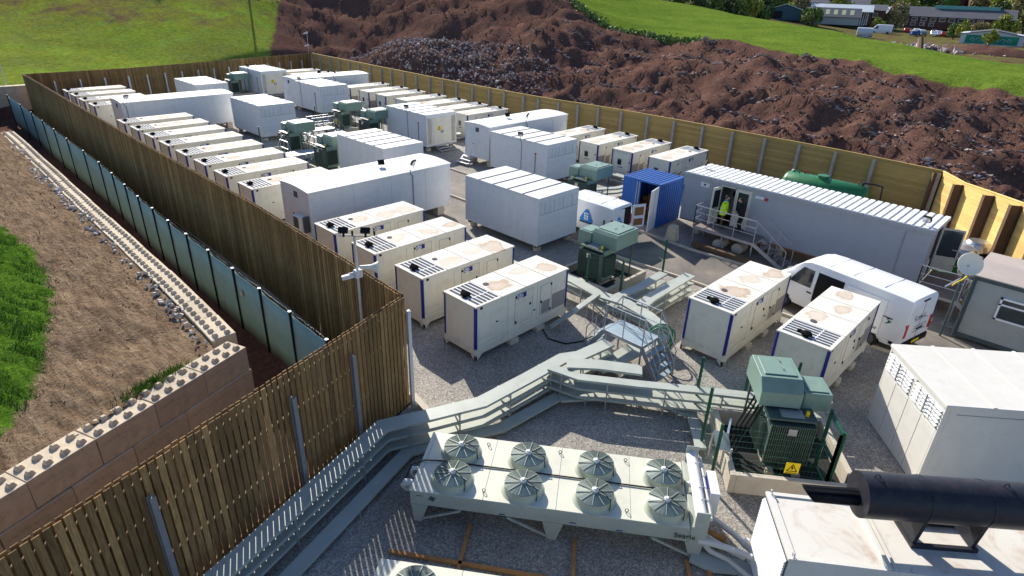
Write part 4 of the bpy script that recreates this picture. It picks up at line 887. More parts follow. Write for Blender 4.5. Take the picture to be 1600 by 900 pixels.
# ------------------------------------------------------------------ CHP enclosure with silencer and pipes
r = empty('engine_enclosure', (11.44,2.97,0), R(217.6), 'white engine enclosure with ribbed end and rust stained flat roof under the black silencer', 'enclosure')
W, L, T = 1.78, 5.2, 2.1
MB().box(0, W, .03, L, .03, T-.04).build('body', mat['whiteG'], r)
q = MB(); q.box(-.02,W+.02,.0,.16,T-.05,T+.01); q.box(-.02,.08,.16,L,T-.05,T+.01); q.box(W-.08,W+.02,.16,L,T-.05,T+.01); q.box(.08,W-.08,.16,L,T-.05,T-.02,1); q.build('roof', [mat['whiteG'], mat['rustroof']], r)
m = MB(); m.box(.03,W-.03,.0,.03,.05,T-.08); e = m.build('louvre_panel', mat['seam'], r); q = MB()
for k in range(25): z = .08+(T-.2)*k/25; q.add([(.04,-.0,z+.078),(W-.04,0,z+.078),(W-.04,-.055,z),(.04,-.055,z),(.04,0,z-.004),(W-.04,0,z-.004)],[(0,1,2,3)[::-1],(3,2,5,4)[::-1],(0,3,4),(1,5,2)])
q.build('louvre_rib', mat['white'], e)
for x, y in ((.04,.1),(W-.04,.1),(W-.04,2.3),(.04,2.3)): MB().tube([(x+.05*math.cos(t),y,T+.06+.05*math.sin(t)) for t in np.linspace(0,2*math.pi,11)],.013,5).build('lifting_eye', mat['galv'], r)
q = MB(); q.box(0,W,1.85,1.93,T-.02,T+.05); q.box(.0,W,2.0,2.04,T-.02,T+.03); q.build('roof_joint', mat['whiteG'], r)
r = empty('exhaust_silencer', (11.62,1.36,3.08), R(-49.5), 'black cylindrical exhaust silencer lying on a cradle over the white enclosure', 'silencer')
MB().cyl((0,0,0),(3.6,0,0),.46,n=40).build('drum', mat['silencer'], r, smooth=True)
q = MB()
for x in (1.18, 2.34): q.cyl((x,0,0),(x+.02,0,0),.468,n=40)
q.build('weld_band', mat['silencer'], r, smooth=True)
q = MB(); n = 20; P0 = [(-.95-.16*math.cos(2*math.pi*k/n)*1.0, .17*math.sin(2*math.pi*k/n), .17*math.cos(2*math.pi*k/n)-.08) for k in range(n)]; P1 = [(0.02, .17*math.sin(2*math.pi*k/n), .17*math.cos(2*math.pi*k/n)-.08) for k in range(n)]
q.add(P0+P1, [(k,(k+1)%n,n+(k+1)%n,n+k)[::-1] for k in range(n)]+[(k,(k+1)%n,n+(k+1)%n,n+k) for k in range(n)]); q.build('inlet_pipe', mat['silencer'], r, smooth=True)
for x in (1.22, 2.36):
    q = MB(); q.add([(x-.04,-.38,-.25),(x+.04,-.38,-.25),(x+.04,.38,-.25),(x-.04,.38,-.25),(x-.04,-.3,-.93),(x+.04,-.3,-.93),(x+.04,.3,-.93),(x-.04,.3,-.93)],[(0,1,2,3),(7,6,5,4),(0,4,5,1),(1,5,6,2),(2,6,7,3),(3,7,4,0)]); q.build('cradle', mat['silencer'], r)
q = MB(); q.box(1.15,2.45,-.36,-.28,-.99,-.9); q.box(1.15,2.45,.28,.36,-.99,-.9); q.box(1.15,1.25,-.28,.28,-.99,-.91); q.build('cradle_frame', mat['silencer'], r)
for x in (.25, 2.7): MB().tube([(x+.05*math.cos(t),0,.48+.05*math.sin(t)) for t in np.linspace(0,2*math.pi,11)],.012,5).build('lifting_eye', mat['silencer'], r)
# lagged pipes from the enclosure to the cooler
r = empty('lagged_pipes', (11,3.4,0), 0, 'pale lagged pipes linking the cooler end to the white enclosure', 'pipework')
def W2(x, y, z): return (x-11, y-3.4, z)
cx_, cy_ = 10.6, 4.6
for pts, rad in (([W2(11.3,4.7,1.2),W2(11.42,4.65,1.2),W2(11.45,4.6,1.1),W2(11.45,4.5,.8),W2(11.5,4.3,.55),W2(11.55,3.9,.42),W2(11.5,3.4,.4),W2(11.3,2.85,.42)],.075),
                 ([W2(11.0,4.25,1.1),W2(10.98,4.2,1.0),W2(10.82,4.1,.75),W2(10.85,3.95,.52),W2(10.9,3.6,.45),W2(11.0,2.9,.45)],.07),
                 ([W2(10.85,4.05,1.0),W2(10.8,4.0,.9),W2(10.65,3.85,.5),W2(10.72,3.6,.3),W2(10.85,3.2,.25),W2(10.75,2.6,.25)],.06),
                 ([W2(10.5,3.85,.62),W2(10.7,3.5,.62),W2(10.9,3.0,.62),W2(10.95,2.75,.62)],.075)):
    MB().tube(pts, rad, 10).build('pipe', mat['greypipe'], r, smooth=True)
q = MB(); q.cyl(W2(11.45,3.12,.42), W2(11.42,3.05,.42), .13, n=14); q.build('flange', mat['white'], r)
MB().tube([W2(11.15,4.1,.28),W2(11.3,3.5,.28)],.09,8).build('pipe_insulation', mat['batten'], r, smooth=True)
m = MB(); m.sweep([(10.45,3.9,.2),(10.55,3.45,.2),(10.95,2.95,.2),(11.0,2.4,.2)],.34,.14); tag(m.build('cable_tray', mat['traydk']), 'dark floor level tray bending under the pale lagged pipes', 'cable tray')
# ------------------------------------------------------------------ cable trays
def tray_run(pts, w, tiers, dz, label, leg=2.0, brk=None):
    o = Vector((*pts[0][:2], 0)); r = empty('cable_tray', o, 0, label, 'cable tray', 'pale steel cable trays')
    P = [Vector(p)-o for p in pts]
    for k in range(tiers):
        q = MB(); q.sweep([p-Vector((0,0,dz*k)) for p in P], w, .022); q.sweep([p-Vector((0,0,dz*k+.02)) for p in P], w-.02, .07)
        q.build('tray_cover' if k == 0 else 'tray_tier', mat['tray'], r, bevel=.006)
    acc = 0
    for a, b in zip(P, P[1:]):
        d = b-a; L = d.length; rz = math.atan2(d.y, d.x); n = max(1, int(L/leg))
        if L < .8: continue
        for k in range(n):
            c = a + d*((k+.5)/n); q = MB(); nv = Vector((-d.y, d.x, 0)).normalized()*(w/2+.025)
            for s in (-1, 1):
                z1 = c.z-.03; e = c+nv*s; q.obox((e.x, e.y, z1/2), (.045,.03,z1), (0,0,rz))
            for j in range(tiers): q.obox((c.x,c.y,c.z-dz*j-.15),(.04,w+.05,.03),(0,0,rz))
            q.build('support_frame', mat['galv'], r)
    return r
Z = 1.0
tray_run([(-4,8.3,Z),(2.78,10.36,Z),(7.36,11.86,Z),(8.61,11.35,Z),(10.1,10.78,Z),(11.9,10.72,Z),(13.73,10.7,Z),(14.24,10.42,Z),(15.66,10.26,Z)], .52, 3, .34, 'long three tier tray running from the slatted fence past the coolers to the steps', 2.2)
tray_run([(-3,7.9,.2),(3.2,9.75,.2),(7.75,11.3,.2),(8.8,10.95,.2),(10.4,10.25,.2),(12.9,10.1,.2)], .4, 1, .1, 'lowest floor tray beside the coolers following the three tier tray', 2.5)
tray_run([(14.6,10.0,.55),(16.72,9.75,.55),(18.33,9.75,.55)], .75, 1, .2, 'broad low tray passing beneath the galvanised steps', 2)
tray_run([(18.15,9.75,.92),(18.52,10.57,.92),(18.74,11.73,.92),(18.55,12.91,.92),(18.8,14.35,.92),(18.7,16.6,.92)], .55, 2, .35, 'two tier tray from the green hose to the gap behind the nearest generator', 2)
tray_run([(18.9,11.1,.98),(19.66,11.22,.98),(22.95,11.3,.98)], .5, 3, .34, 'stout three tier tray branch ending at the road kerb', 1.2)
tray_run([(19.1,12.4,.8),(20.54,12.3,.8),(22.6,12.4,.8)], .42, 2, .36, 'shorter tray branch in front of the transformer by the road', 1.4)
tray_run([(16.06,13.29,.2),(16.72,12.75,.85),(17.4,12.75,.95),(18.45,12.9,.96)], .24, 1, .2, 'narrow tray dropping to the ground beside the nearest generator', 1.6)
tray_run([(12.9,10.6,1.06),(13.18,9.59,1.04),(14.23,8.14,1.03),(15.29,6.75,1.03),(16.27,5.4,1.03),(17.9,3.6,1.03)], .36, 3, .32, 'three tier tray passing behind the green transformer by the yellow sign', 1.7)
tray_run([(13.4,10.3,1.12),(14.1,9.55,1.12),(14.9,8.4,1.10)], .55, 1, .2, 'wide pale tray cover by the foot of the galvanised steps', 1.2)
tray_run([(12.75,9.95,.24),(13.99,9.0,.24),(15.0,7.4,.24),(15.15,6.6,.24),(13.9,5.6,.24)], .32, 1, .1, 'floor level tray bending towards the mesh fence of the transformer', 2)
tray_run([(18.6,17.2,.6),(18.6,25.5,.6)], .6, 2, .3, 'tray line behind the four nearest generators of the left row', 2.5)
tray_run([(18.7,30.5,.6),(18.7,55,.6)], .6, 2, .3, 'tray line behind the eight generators along the slatted fence', 2.5)
tray_run([(34.3,19.5,.75),(34.3,31.5,.75)], .6, 2, .3, 'tray line in front of generators by the blue container', 2.5)
tray_run([(34.3,39.5,.75),(34.3,59,.75)], .6, 2, .3, 'tray line in front of the seven generators by the plank fence', 2.5)
tray_run([(29.9,22.6,.75),(31.8,21.6,.75),(34.2,21.3,.75)], .4, 3, .28, 'pale tray branch between the blue container and dark green transformer', 1.3)
# ------------------------------------------------------------------ step over platforms
def step_over(loc, rz, w, l, z, run, label, ext=0):
    r = empty('step_over_platform', loc, rz, label, 'platform')
    q = MB(); q.box(0,w,0,l,z-.04,z); q.build('deck', mat['deck'], r)
    q = MB()
    for a, b in (((0,0,z-.05),(w,0,z-.05)),((0,l,z-.05),(w,l,z-.05)),((0,0,z-.05),(0,l,z-.05)),((w,0,z-.05),(w,l,z-.05))): q.bar(a, b, .04, .12)
    q.build('deck_frame', mat['galv'], r)
    for s, y0 in ((-1, 0), (1, l)):
        st = empty_part = MB(); n = 5
        for x in (0, w): st.bar((x,y0,z-.06),(x,y0+s*run,.02),.035,.16)
        st.build('stair_stringer', mat['galv'], r)
        for k in range(1, n): t = k/n; MB().box(.03,w-.03,min(y0+s*run*t,y0+s*(run*t+.2)),max(y0+s*run*t,y0+s*(run*t+.2)),z*(1-t)-.03,z*(1-t)).build('tread', mat['deck'], r)
        for x in (0, w):
            h = MB(); h.bar((x,y0,z+1.0),(x,y0+s*run,1.0),.028); h.bar((x,y0,z+.5),(x,y0+s*run,.5),.02); h.bar((x,y0+s*run,0),(x,y0+s*run,1.0),.028); h.bar((x,y0+s*run*.5,z*.5),(x,y0+s*run*.5,z*.5+1.0),.024)
            h.build('stair_handrail', mat['galv'], r)
    for x in (0, w):
        h = MB(); h.bar((x,0,z+1),(x,l,z+1),.03); h.bar((x,0,z+.5),(x,l,z+.5),.022)
        for y in (0, l*.5, l): h.bar((x,y,z),(x,y,z+1),.03)
        h.build('handrail', mat['galv'], r)
    for x in (.05, w-.05):
        for y in (.05, l-.05): MB().bar((x,y,0),(x,y,z-.05),.05).build('leg', mat['galv'], r)
    return r
mat['deck'] = basic('steel deck plate', (.25,.32,.36), .6, .3, var=.12, scale=6)
step_over((15.9,9.1,0), 0, 1.0, 1.6, 1.22, .75, 'galvanised steps with handrails over the cable trays, green hose behind')
step_over((19.3,40.3,0), 0, 2.2, 1.1, 1.0, .8, 'white railed crossing platform between two green transformers behind the left generators')
step_over((26.6,46.6,0), R(90), .9, 2.0, 1.0, .9, 'railed steps between the pair of distant green transformers')
m = MB(); pts = []
for k in range(61):
    t = k/60*2*math.pi*2.1; rad = .52 + .1*math.sin(k/60*9); pts.append((17.75+rad*math.cos(t)*.75+.1*k/60, 9.5-rad*math.cos(t)*.55, .62+rad*math.sin(t)*1.0))
pts = [(18.6,10.9,.5),(18.2,10.6,.95)] + pts + [(18.1,9.2,.06)]
tag(m.tube(pts,.028,7).build('green_hose', mat['hose'], smooth=True), 'coiled green hose hanging beside the galvanised steps', 'hose')
m = MB(); m.tube([(15.9,13.55,.03),(15.5,12.9,.03),(15.7,12.2,.03),(16.3,11.9,.03),(16.5,11.6,.3)],.025,6); tag(m.build('black_cable', mat['black'], smooth=True), 'black cable on the gravel by the nearest generator', 'cable')
# ------------------------------------------------------------------ transformers
def transformer(loc, rz, my, label, hood, box2, bund=True, grp='green transformers'):
    """fins face local -x; my mirrors y"""
    r = empty('transformer', loc, rz, label, 'transformer', grp)
    def B(x0,x1,y0,y1,z0,z1,**k): a, b = sorted((y0*my, y1*my)); return MB().box(x0,x1,a,b,z0,z1,**k)
    B(-.3,.6,-.55,.55,.35,1.82).build('tank', mat['tgreen'], r, bevel=.02)
    for nm, x0, x1, ya, yb in (('radiator', -.62,-.3,-.57,.57), ('radiator', .55,.75,-.5,.5)):
        m = MB(); n = 21
        for k in range(n): y = ya+(yb-ya)*k/(n-1); m.box(x0, x1, y-.011, y+.011, .5, 1.74)
        m.box(x0+.03, x1-.03, ya, yb, 1.68, 1.72); m.box(x0+.03, x1-.03, ya, yb, .6, .64); m.build(nm, mat['tdark'], r)
    for s in (-1, 1):
        m = MB()
        for k in range(10): x = -.25+.075*k; a, b = sorted((s*.5, s*.72)); m.box(x-.009, x+.009, a, b, .6, 1.55)
        m.build('radiator', mat['tdark'], r)
    m = MB(); m.box(-.5,.68,-.62,.62,1.82,1.87); m.build('tank_lid', mat['tdark'], r)
    m = MB(); m.box(-.4,-.05,-.3,.3,1.87,1.90); m.build('tap_cover', mat['galv'], r)
    m = MB(); m.cyl((-.25,-.4*my,1.87),(-.25,-.4*my,2.02),.05,n=8); m.build('valve', mat['yellow'], r)
    m = MB(); m.box(-.62,.78,-.1,.1,.26,.35); m.box(-.5,-.35,-.5,.5,.2,.28); m.box(.5,.65,-.5,.5,.2,.28); m.build('skid', mat['tdark'], r)
    MB().box(-.632,-.625,-.1,.12,1.45,1.66).build('rating_plate', mat['alu'], r)
    # high voltage hood: chamfered box
    x0,x1,y0,y1,z0,z1,ch = hood; c = ch
    pr = [(x0,z0),(x1,z0),(x1,z1-c*.5),(x1-c*.5,z1),(x0+c,z1),(x0,z1-c)]
    a, b = sorted((y0*my, y1*my)); m = MB(); m.extr([Vector((x,a,z)) for x,z in pr], (0,b-a,0)); hd = m.build('hood', mat['tgreen'], r, bevel=.012)
    m = MB(); m.box(x0+c+.12,x1-c*.5-.12,a+.12,b-.12,z1,z1+.035); m.build('hood_lid', mat['tgreen'], hd, bevel=.01)
    m = MB()
    for t in (.33,.66):
        px, py = x0+c+(x1-x0-c)*t, a+(b-a)*.4; m.tube([(px-.06,py,z1+.035),(px-.06,py,z1+.08),(px+.06,py,z1+.08),(px+.06,py,z1+.035)],.01,4)
    m.build('lid_handle', mat['tdark'], hd)
    x0,x1,y0,y1,z0,z1 = box2; B(x0,x1,y0,y1,z0,z1).build('cable_box', mat['tgreen'], r, bevel=.015)
    B(x0+.1,x1-.1,y0+.1*(1 if y1 > y0 else -1),y1-.1*(1 if y1 > y0 else -1),z1,z1+.03).build('cable_box_lid', mat['tgreen'], r)
    hx0,hx1 = hood[0],hood[1]
    for y in (hood[2]*my*.8, hood[3]*my*.8): MB().bar((hx1-.1,y,.2),(hx1-.1,y,hood[4]),.05).build('hood_support', mat['tdark'], r)
    q = MB()
    for k in range(4): x = hx0+.25+.22*k; q.tube([(x,hood[3]*my*.7,hood[4]),(x-.05,hood[3]*my*.9,1.4),(x-.25,hood[3]*my*1.25,.8),(x-.5,hood[3]*my*1.5,.4)],.03,6)
    q.build('cables', mat['black'], r)
    return r
def bund(loc, rz, x0, x1, y0, y1, h, label):
    r = empty('bund_wall', loc, rz, label, 'bund wall', 'concrete bunds round the transformers'); t = .16
    for a in ((x0,x1,y0,y0+t),(x0,x1,y1-t,y1),(x0,x0+t,y0+t,y1-t),(x1-t,x1,y0+t,y1-t)): MB().box(*a,0,h).build('wall', mat['conclt'], r, bevel=.012)
    MB().box(x0+t,x1-t,y0+t,y1-t,0,.12).build('floor', mat['dark'], r)
    for y in (-.35,.35): MB().box(-.75,.85,y-.1,y+.1,.12,.24).build('plinth', mat['concrete'], r)
U = R(37.5)
transformer((15.2,3.95,0), U, 1, 'large green transformer beside the yellow warning sign and black silencer', (-.08,1.48,-.25,.85,1.95,2.7,.3), (.1,1.0,-.35,-1.08,1.8,2.36))
bund((15.2,3.95,0), U, -1.45, 1.5, -1.7, 1.6, .62, 'sandy concrete bund around the transformer with the yellow warning sign')
q = MB(); q.obox((0,0,.95),(.62,.42,.04),(R(12),R(-14),0)); q.bar((-.3,-.2,.1),(-.3,-.2,.95),.04); q.bar((.3,.2,.1),(.3,.2,.95),.04); q.bar((.31,-.2,.95),(1.1,-.45,.9),.06); tag(q.build('cable_cover', mat['alu'], None, (13.75,5.0,0.0), (0,0,U)), 'bright sheet metal cover leaning in front of the transformer by the yellow sign', 'cover')
HD = (.0,1.65,-.95,.35,1.85,2.55,.12); BX2 = (-.05,.85,.4,1.1,1.7,2.35)
for i, (x, y, lab) in enumerate([(20.75,14.75,'green transformer standing in front of the van with the blue triangle'),(28.75,22.0,'green transformer between the small van and the red button container'),(21.3,44.0,'green transformer beyond the railed crossing, in front of an end shuttered container'),(21.2,38.6,'green transformer half hidden behind the container by the nearest grey cabin'),(28.8,49.2,'green transformer farther from the camera of the pair by distant railed steps'),(28.7,44.7,'green transformer nearer the door container of the pair by distant railed steps'),(28.9,71.9,'dark green transformer against the slatted fence at the far end')]):
    transformer((x, y, 0), 0, 1, lab, HD, BX2)
    bund((x, y, 0), 0, -1.0, 2.0, -1.4, 1.5, .5, 'concrete bund under the ' + lab.split(',')[0])
# ------------------------------------------------------------------ green wire fences round the transformers
def wire_fence(pts, label, sign=None, h=2.0, dense=.1):
    r = empty('wire_fence', (*pts[0], 0), 0, label, 'fence', 'green wire mesh fences'); o = Vector((*pts[0], 0))
    for (x0, y0), (x1, y1) in zip(pts, pts[1:]):
        a = Vector((x0, y0, .06))-o; b = Vector((x1, y1, .06))-o; d = b-a; L = d.length; q = MB()
        for k in range(int(L/dense)+1): c = a+d*(k*dense/L); q.bar((c.x,c.y,.08),(c.x,c.y,h),.0018)
        for k in range(11): z = .1+(h-.12)*k/10; q.bar((a.x,a.y,z),(b.x,b.y,z),.003)
        q.build('mesh_panel', mat['fwire'], r)
    for x, y in pts: MB().box(-.035,.035,-.035,.035,0,h+.1).build('post', mat['fgreen'], r, (x-o.x, y-o.y, 0))
    if sign: warn_sign(r, Vector(sign[0])-o, sign[1], (0,0,1), .36, .36)
    return r
ux, vy = Vector((math.cos(U), math.sin(U), 0)), Vector((math.sin(U), -math.cos(U), 0))
p1 = Vector((12.95,4.78,0)); p3 = p1+vy*2.9; p2 = p1+ux*3.2; p4 = p3+ux*3.4
wire_fence([tuple(p3.xy), tuple(p1.xy), tuple((p1+ux*1.6).xy), tuple(p2.xy), tuple((p2*.5+p4*.5).xy), tuple(p4.xy), tuple(p3.xy)], 'green wire fence round the transformer with a yellow warning sign', (tuple(p1+vy*1.95+Vector((-.035,-.028,.95))), tuple(vy)))
q = MB(); g0 = p3+ux*.2; g1 = p3+ux*1.15
for p in (g0, g1): q.bar((p.x,p.y,0),(p.x,p.y,2.05),.09)
for z in (1.95, .15, 1.0): q.bar((g0.x,g0.y,z),(g1.x,g1.y,z),.07)
tag(q.build('wire_gate', mat['fgreen'], None, (.12,-.14,0)), 'dark green tubular gate frame beside the black silencer', 'gate')
wire_fence([(22.2,16.4),(23.3,16.35),(23.4,12.9),(20.0,12.85),(19.4,14.2)], 'dark posts and wire fence round the transformer before the small van', h=1.9, dense=.3)
wire_fence([(22.6,46.2),(20.0,46.2),(20.0,42.4),(23.5,42.4),(23.5,46.2)], 'dark wire fence round the transformer beyond the railed crossing', h=1.9, dense=.3)
wire_fence([(31.2,51.5),(27.6,51.5),(27.6,46.9),(31.4,46.9)], 'dark wire fence round the distant pair of transformers', ((27.58,48.0,1.2),(0,-1,0)), h=1.9, dense=.3)
# ------------------------------------------------------------------ vans: local x forward from the rear bumper, y left
def van(loc, rz, L, H, label, cat='van', group=None, door_open=False, slide_open=False, body='vanwhite'):
    r = empty('parked_van', loc, rz, label, cat, group); k = H/2.6; w = .99 if H > 2.2 else .93
    zb = .36*k+.05; belt = 1.25*k+.1; S = [(0,.97,.97,H-.12,.86,.52),(.06,.985,.99,H-.03,.88,.42),(.5,1,1,H,.885,.36),(L*.60,1,1,H+.01,.885,.36),(L*.68,1,1,H-.02,.87,.36),(L*.735,.99,.99,H-.14,.84,.36),(L*.80,.985,.97,H*.80,.81,.36),(L*.885,.975,.95,belt+.12,.80,.36),(L*.90,.97,.94,belt+.04,.86,.36),(L*.965,.93,.90,belt-.16,.80,.38),(L*.992,.86,.84,belt-.4,.74,.42),(L,.80,.80,zb+.25,.72,.45)]
    rings = []
    for x, a, b, zr, wt, z0 in S:
        wb = w*a; wm = w*b; wt = w*wt/.99; zm = min(belt, zr-.05); top = zr
        rings.append([(x,-wb*.96,z0),(x,-wb,z0+.18),(x,-wm,zm),(x,-(wm*.35+wt*.65),zm+(top-zm)*.72),(x,-wt,top-.05),(x,-wt*.86,top),(x,0,top+.015),(x,wt*.86,top),(x,wt,top-.05),(x,(wm*.35+wt*.65),zm+(top-zm)*.72),(x,wm,zm),(x,wb,z0+.18),(x,wb*.96,z0)])
    n = len(rings[0]); m = MB(); m.add([p for q in rings for p in q], [(i*n+j,(i+1)*n+j,(i+1)*n+j+1,i*n+j+1) for i in range(len(S)-1) for j in range(n-1)] + [tuple(range(n)), tuple((len(S)-1)*n+j for j in range(n))[::-1]] + [(i*n+n-1,(i+1)*n+n-1,(i+1)*n,i*n) for i in range(len(S)-1)])
    b = m.build('body', mat[body], r, smooth=True)
    def yat(x, z):                                             # half width of the body at x, z
        xs = [s[0] for s in S]; i = max(0, min(len(S)-2, int(np.searchsorted(xs, x))-1)); t = (x-xs[i])/(xs[i+1]-xs[i])
        A = [(p[1]*-1, p[2]) for p in rings[i][:6]]; B = [(p[1]*-1, p[2]) for p in rings[i+1][:6]]; Q = [(a[0]*(1-t)+c[0]*t, a[1]*(1-t)+c[1]*t) for a, c in zip(A, B)]
        return float(np.interp(z, [q[1] for q in Q], [q[0] for q in Q]))
    def side(poly, s, name, mm, off=.006, par=None):
        q = MB(); P = [(x, s*(yat(x, z)+off), z) for x, z in poly]; q.add(P, [tuple(range(len(P)))[::(1 if s < 0 else -1)]]); return q.build(name, mat[mm], par or r)
    zt = H*.86
    for s in (-1, 1):
        q = MB(); NZ, NX = 7, 6; vs = []
        for iz in range(NZ):
            z = belt+.05+(zt-belt-.05)*iz/(NZ-1); xa, xb = L*.635, L*(.795-.075*(iz/(NZ-1))**1.2)
            for ix in range(NX): x = xa+(xb-xa)*ix/(NX-1); vs.append((x, s*(yat(x, z)+.014), z))
        fs = [(iz*NX+ix, iz*NX+ix+1, (iz+1)*NX+ix+1, (iz+1)*NX+ix) for iz in range(NZ-1) for ix in range(NX-1)]
        q.add(vs, [f if s < 0 else f[::-1] for f in fs]); q.build('side_window', mat['winglass'], r)
        q = MB()
        for x in (L*.61, L*.35): 
            for z0, z1 in ((zb+.15, belt), (belt, H*.9)): a, c = yat(x,z0)+.002, yat(x,z1)+.002; q.add([(x,s*a,z0),(x+.012,s*a,z0),(x+.012,s*c,z1),(x,s*c,z1)],[(0,1,2,3),(3,2,1,0)])
        q.build('panel_seam', mat['greyseam'], r)
        side([(.25,zb+.2),(L*.93,zb+.2),(L*.93,zb+.06),(.25,zb+.06)], s, 'sill_trim', 'black', .012)
        m = MB(); m.box(L*.79,L*.82,min(s*(w+.02),s*(w+.2)),max(s*(w+.02),s*(w+.2)),belt+.02,belt+.25); m.build('wing_mirror', mat['black'], r, bevel=.02)
        side([(.62*L,belt-.12),(.655*L,belt-.12),(.655*L,belt-.18),(.62*L,belt-.18)], s, 'handle', 'black', .02)
        q = MB(); q.box(-.015,.07,min(s*w*.80,s*w*.97),max(s*w*.80,s*w*.97),zb+.45,zb+1.0); q.build('tail_light', mat['red'], r)
        q = MB(); q.obox((L*.955,s*w*.74,belt-.22),(.3,.28,.2),(0,R(20),0)); q.build('headlight', mat['alu'], r)
        for wx in (1.12*L/5.98, 4.85*L/5.98):
            rd = .34*k+.02; wheel = MB().cyl((wx,s*(w-.22),rd),(wx,s*(w+.0),rd),rd,n=24).build('wheel', mat['tyre'], r, smooth=True); MB().cyl((wx,s*(w-.0),rd),(wx,s*(w+.012),rd),rd*.62,n=18).build('rim', mat['grille'], wheel)
            q = MB(); nn = 18; q.add([(wx+1.2*rd*math.cos(math.pi*t/nn), s*(yat(wx+1.2*rd*math.cos(math.pi*t/nn), rd*.9+1.2*rd*math.sin(math.pi*t/nn))+.004), rd*.9+1.2*rd*math.sin(math.pi*t/nn)) for t in range(nn+1)], [tuple(range(nn+1))[::(1 if s < 0 else -1)]]); q.build('wheel_arch', mat['black'], r)
    q = MB(); q.add([(L*.738,-w*.76,H-.19),(L*.738,w*.76,H-.19),(L*.878,w*.76,belt+.17),(L*.878,-w*.76,belt+.17)],[(0,3,2,1)]); 
    ws = q.build('windscreen', mat['winglass'], r, (.012,0,.03))
    q = MB(); q.box(-.06,.12,-w*.93,w*.93,zb,zb+.26); q.build('rear_bumper', mat['black'], r, bevel=.03)
    q = MB(); q.box(L-.12,L+.05,-w*.82,w*.82,zb,zb+.28); q.build('front_bumper', mat['black'], r, bevel=.03)
    q = MB(); q.box(-.07,-.06,-.26,.26,zb+.1,zb+.21); q.build('number_plate', mat['yellow'], r)
    q = MB()
    for x in (L*.2, L*.4, L*.56): q.box(x,x+.012,-w*.74,w*.74,H+.002,H+.02)
    q.build('roof_seam', mat['greyseam'], r)
    return r, side, yat, w, belt
V1, side, yat, w, belt = van((25.0,3.0,0), R(77.8), 6.0, 2.36, 'large white high roof van with open sliding door, partly hidden by a generator')
q = MB(); zz = np.linspace(.75,2.04,9); q.add([(x, yat(x,z)+.008, z) for z in zz for x in (2.55,3.65)], [(2*k+1,2*k,2*k+2,2*k+3) for k in range(8)]); q.build('door_shade_panel', mat['black'], V1)  # black sheet on the body, painting the shade inside the open side door
q = MB(); q.add([(.85,w+.05,.62),(2.45,w+.05,.62),(2.45,w+.05,1.35),(2.45,w-.02,2.02),(.85,w-.02,2.02),(.85,w+.05,1.35),(.85,w+.0,.62),(2.45,w,.62),(2.45,w-.08,2.02),(.85,w-.08,2.02)],[(5,2,1,0),(4,3,2,5),(1,2,3,8,7),(0,6,9,4,5),(4,9,8,3),(0,1,7,6)]); sd_ = q.build('sliding_door', mat['vanwhite'], V1)
MB().box(.5,2.5,w+.0,w+.02,1.40,1.43).build('door_rail', mat['black'], V1)
text_obj('lettering', 'ni', .36, (1.2,w+.056,1.12), (R(90),0,R(180)), mat['black'], sd_)
text_obj('lettering', 'c Pow', .26, (1.25,w+.056,.86), (R(90),0,R(180)), mat['darkcloth'], sd_)
q = MB(); q.add([(.72,w+.02,1.36),(.55,w+.02,1.46),(.64,w+.02,1.34),(.5,w+.02,1.3),(.75,w+.02,1.12),(.62,w+.02,1.28)],[(0,1,2),(2,3,4,5),(2,1,0),(5,4,3,2)]); q.build('bolt_emblem', mat['hose'], V1)
text_obj('lettering', 'C  oms C', .2, (-.012,.1,1.55), (R(90),0,R(-90)), mat['black'], V1)
q = MB()
for z, a, b in ((1.42,-.5,.45),(1.15,-.55,.3),(1.05,-.4,.3),(.92,-.6,.35)): q.box(-.016,-.01,a,b,z,z+.025)
q.build('lettering', mat['greyseam'], V1); q = MB(); q.box(-.03,.0,-.3,.1,1.0,1.05); q.build('handle', mat['black'], V1); MB().box(-.02,.1,-.22,.22,2.17,2.23).build('brake_light', mat['black'], V1)
q = MB(); q.box(-.016,.0,-.004,.004,.6,2.2); q.build('door_seam', mat['greyseam'], V1)
V2, side, yat, w, belt = van((26.02,17.15,0), R(90), 4.6, 1.95, 'small white van with blue rounded triangle on its side and rear doors open')
def emblem(par, O, ux, uz, s):
    O = Vector(O); ux = Vector(ux); uz = Vector(uz); n = ux.cross(uz); P = lambda a, b, k=0: O+ux*a*s+uz*b*s+n*k
    pts = []
    for cx, cz, a0 in ((-.62,-.42,150),(.62,-.42,-90),(0,.5,30)):
        for t in range(7): a = R(a0+120*t/6); pts.append((cx+.22*math.cos(a), cz+.22*math.sin(a)))
    q = MB(); q.extr([P(a,b) for a,b in pts], n*.004); e = q.build('blue_emblem', mat['skyblue'], par)
    q = MB()
    for (a0,a1,b0,b1) in ((-.28,-.18,-.4,.3),(-.18,.3,.2,.3),(-.18,.26,-.04,.05),(-.2,.22,-.42,-.33),(.12,.22,-.33,-.04),(-.08,.0,-.33,-.04)): q.extr([P(a0,b0,.005),P(a1,b0,.005),P(a1,b1,.005),P(a0,b1,.005)], n*.003)
    q.build('white_emblem', mat['vanwhite'], e)
    q = MB(); q.extr([P(-.85,-.78,.0),P(.85,-.78,.0),P(.85,-.62,.0),P(-.85,-.62,.0)], n*.003); q.build('livery_strip', mat['black'], e)
emblem(V2, (1.62, w+.012, 1.16), (-1,0,0), (0,.0,1), .52)
MB().box(-.006,.0,-w*.84,w*.84,.55,1.78).build('door_shade_panel', mat['dark'], V2)  # dark sheet across the tail, painting the shaded load space
dl = empty_none = MB(); dl.box(-.05,0,-.0,.82,0,1.28); D1 = dl.build('rear_door', mat['vanwhite'], V2, (-.02, w*.86, .52), (0,0,R(172)), bevel=.02)
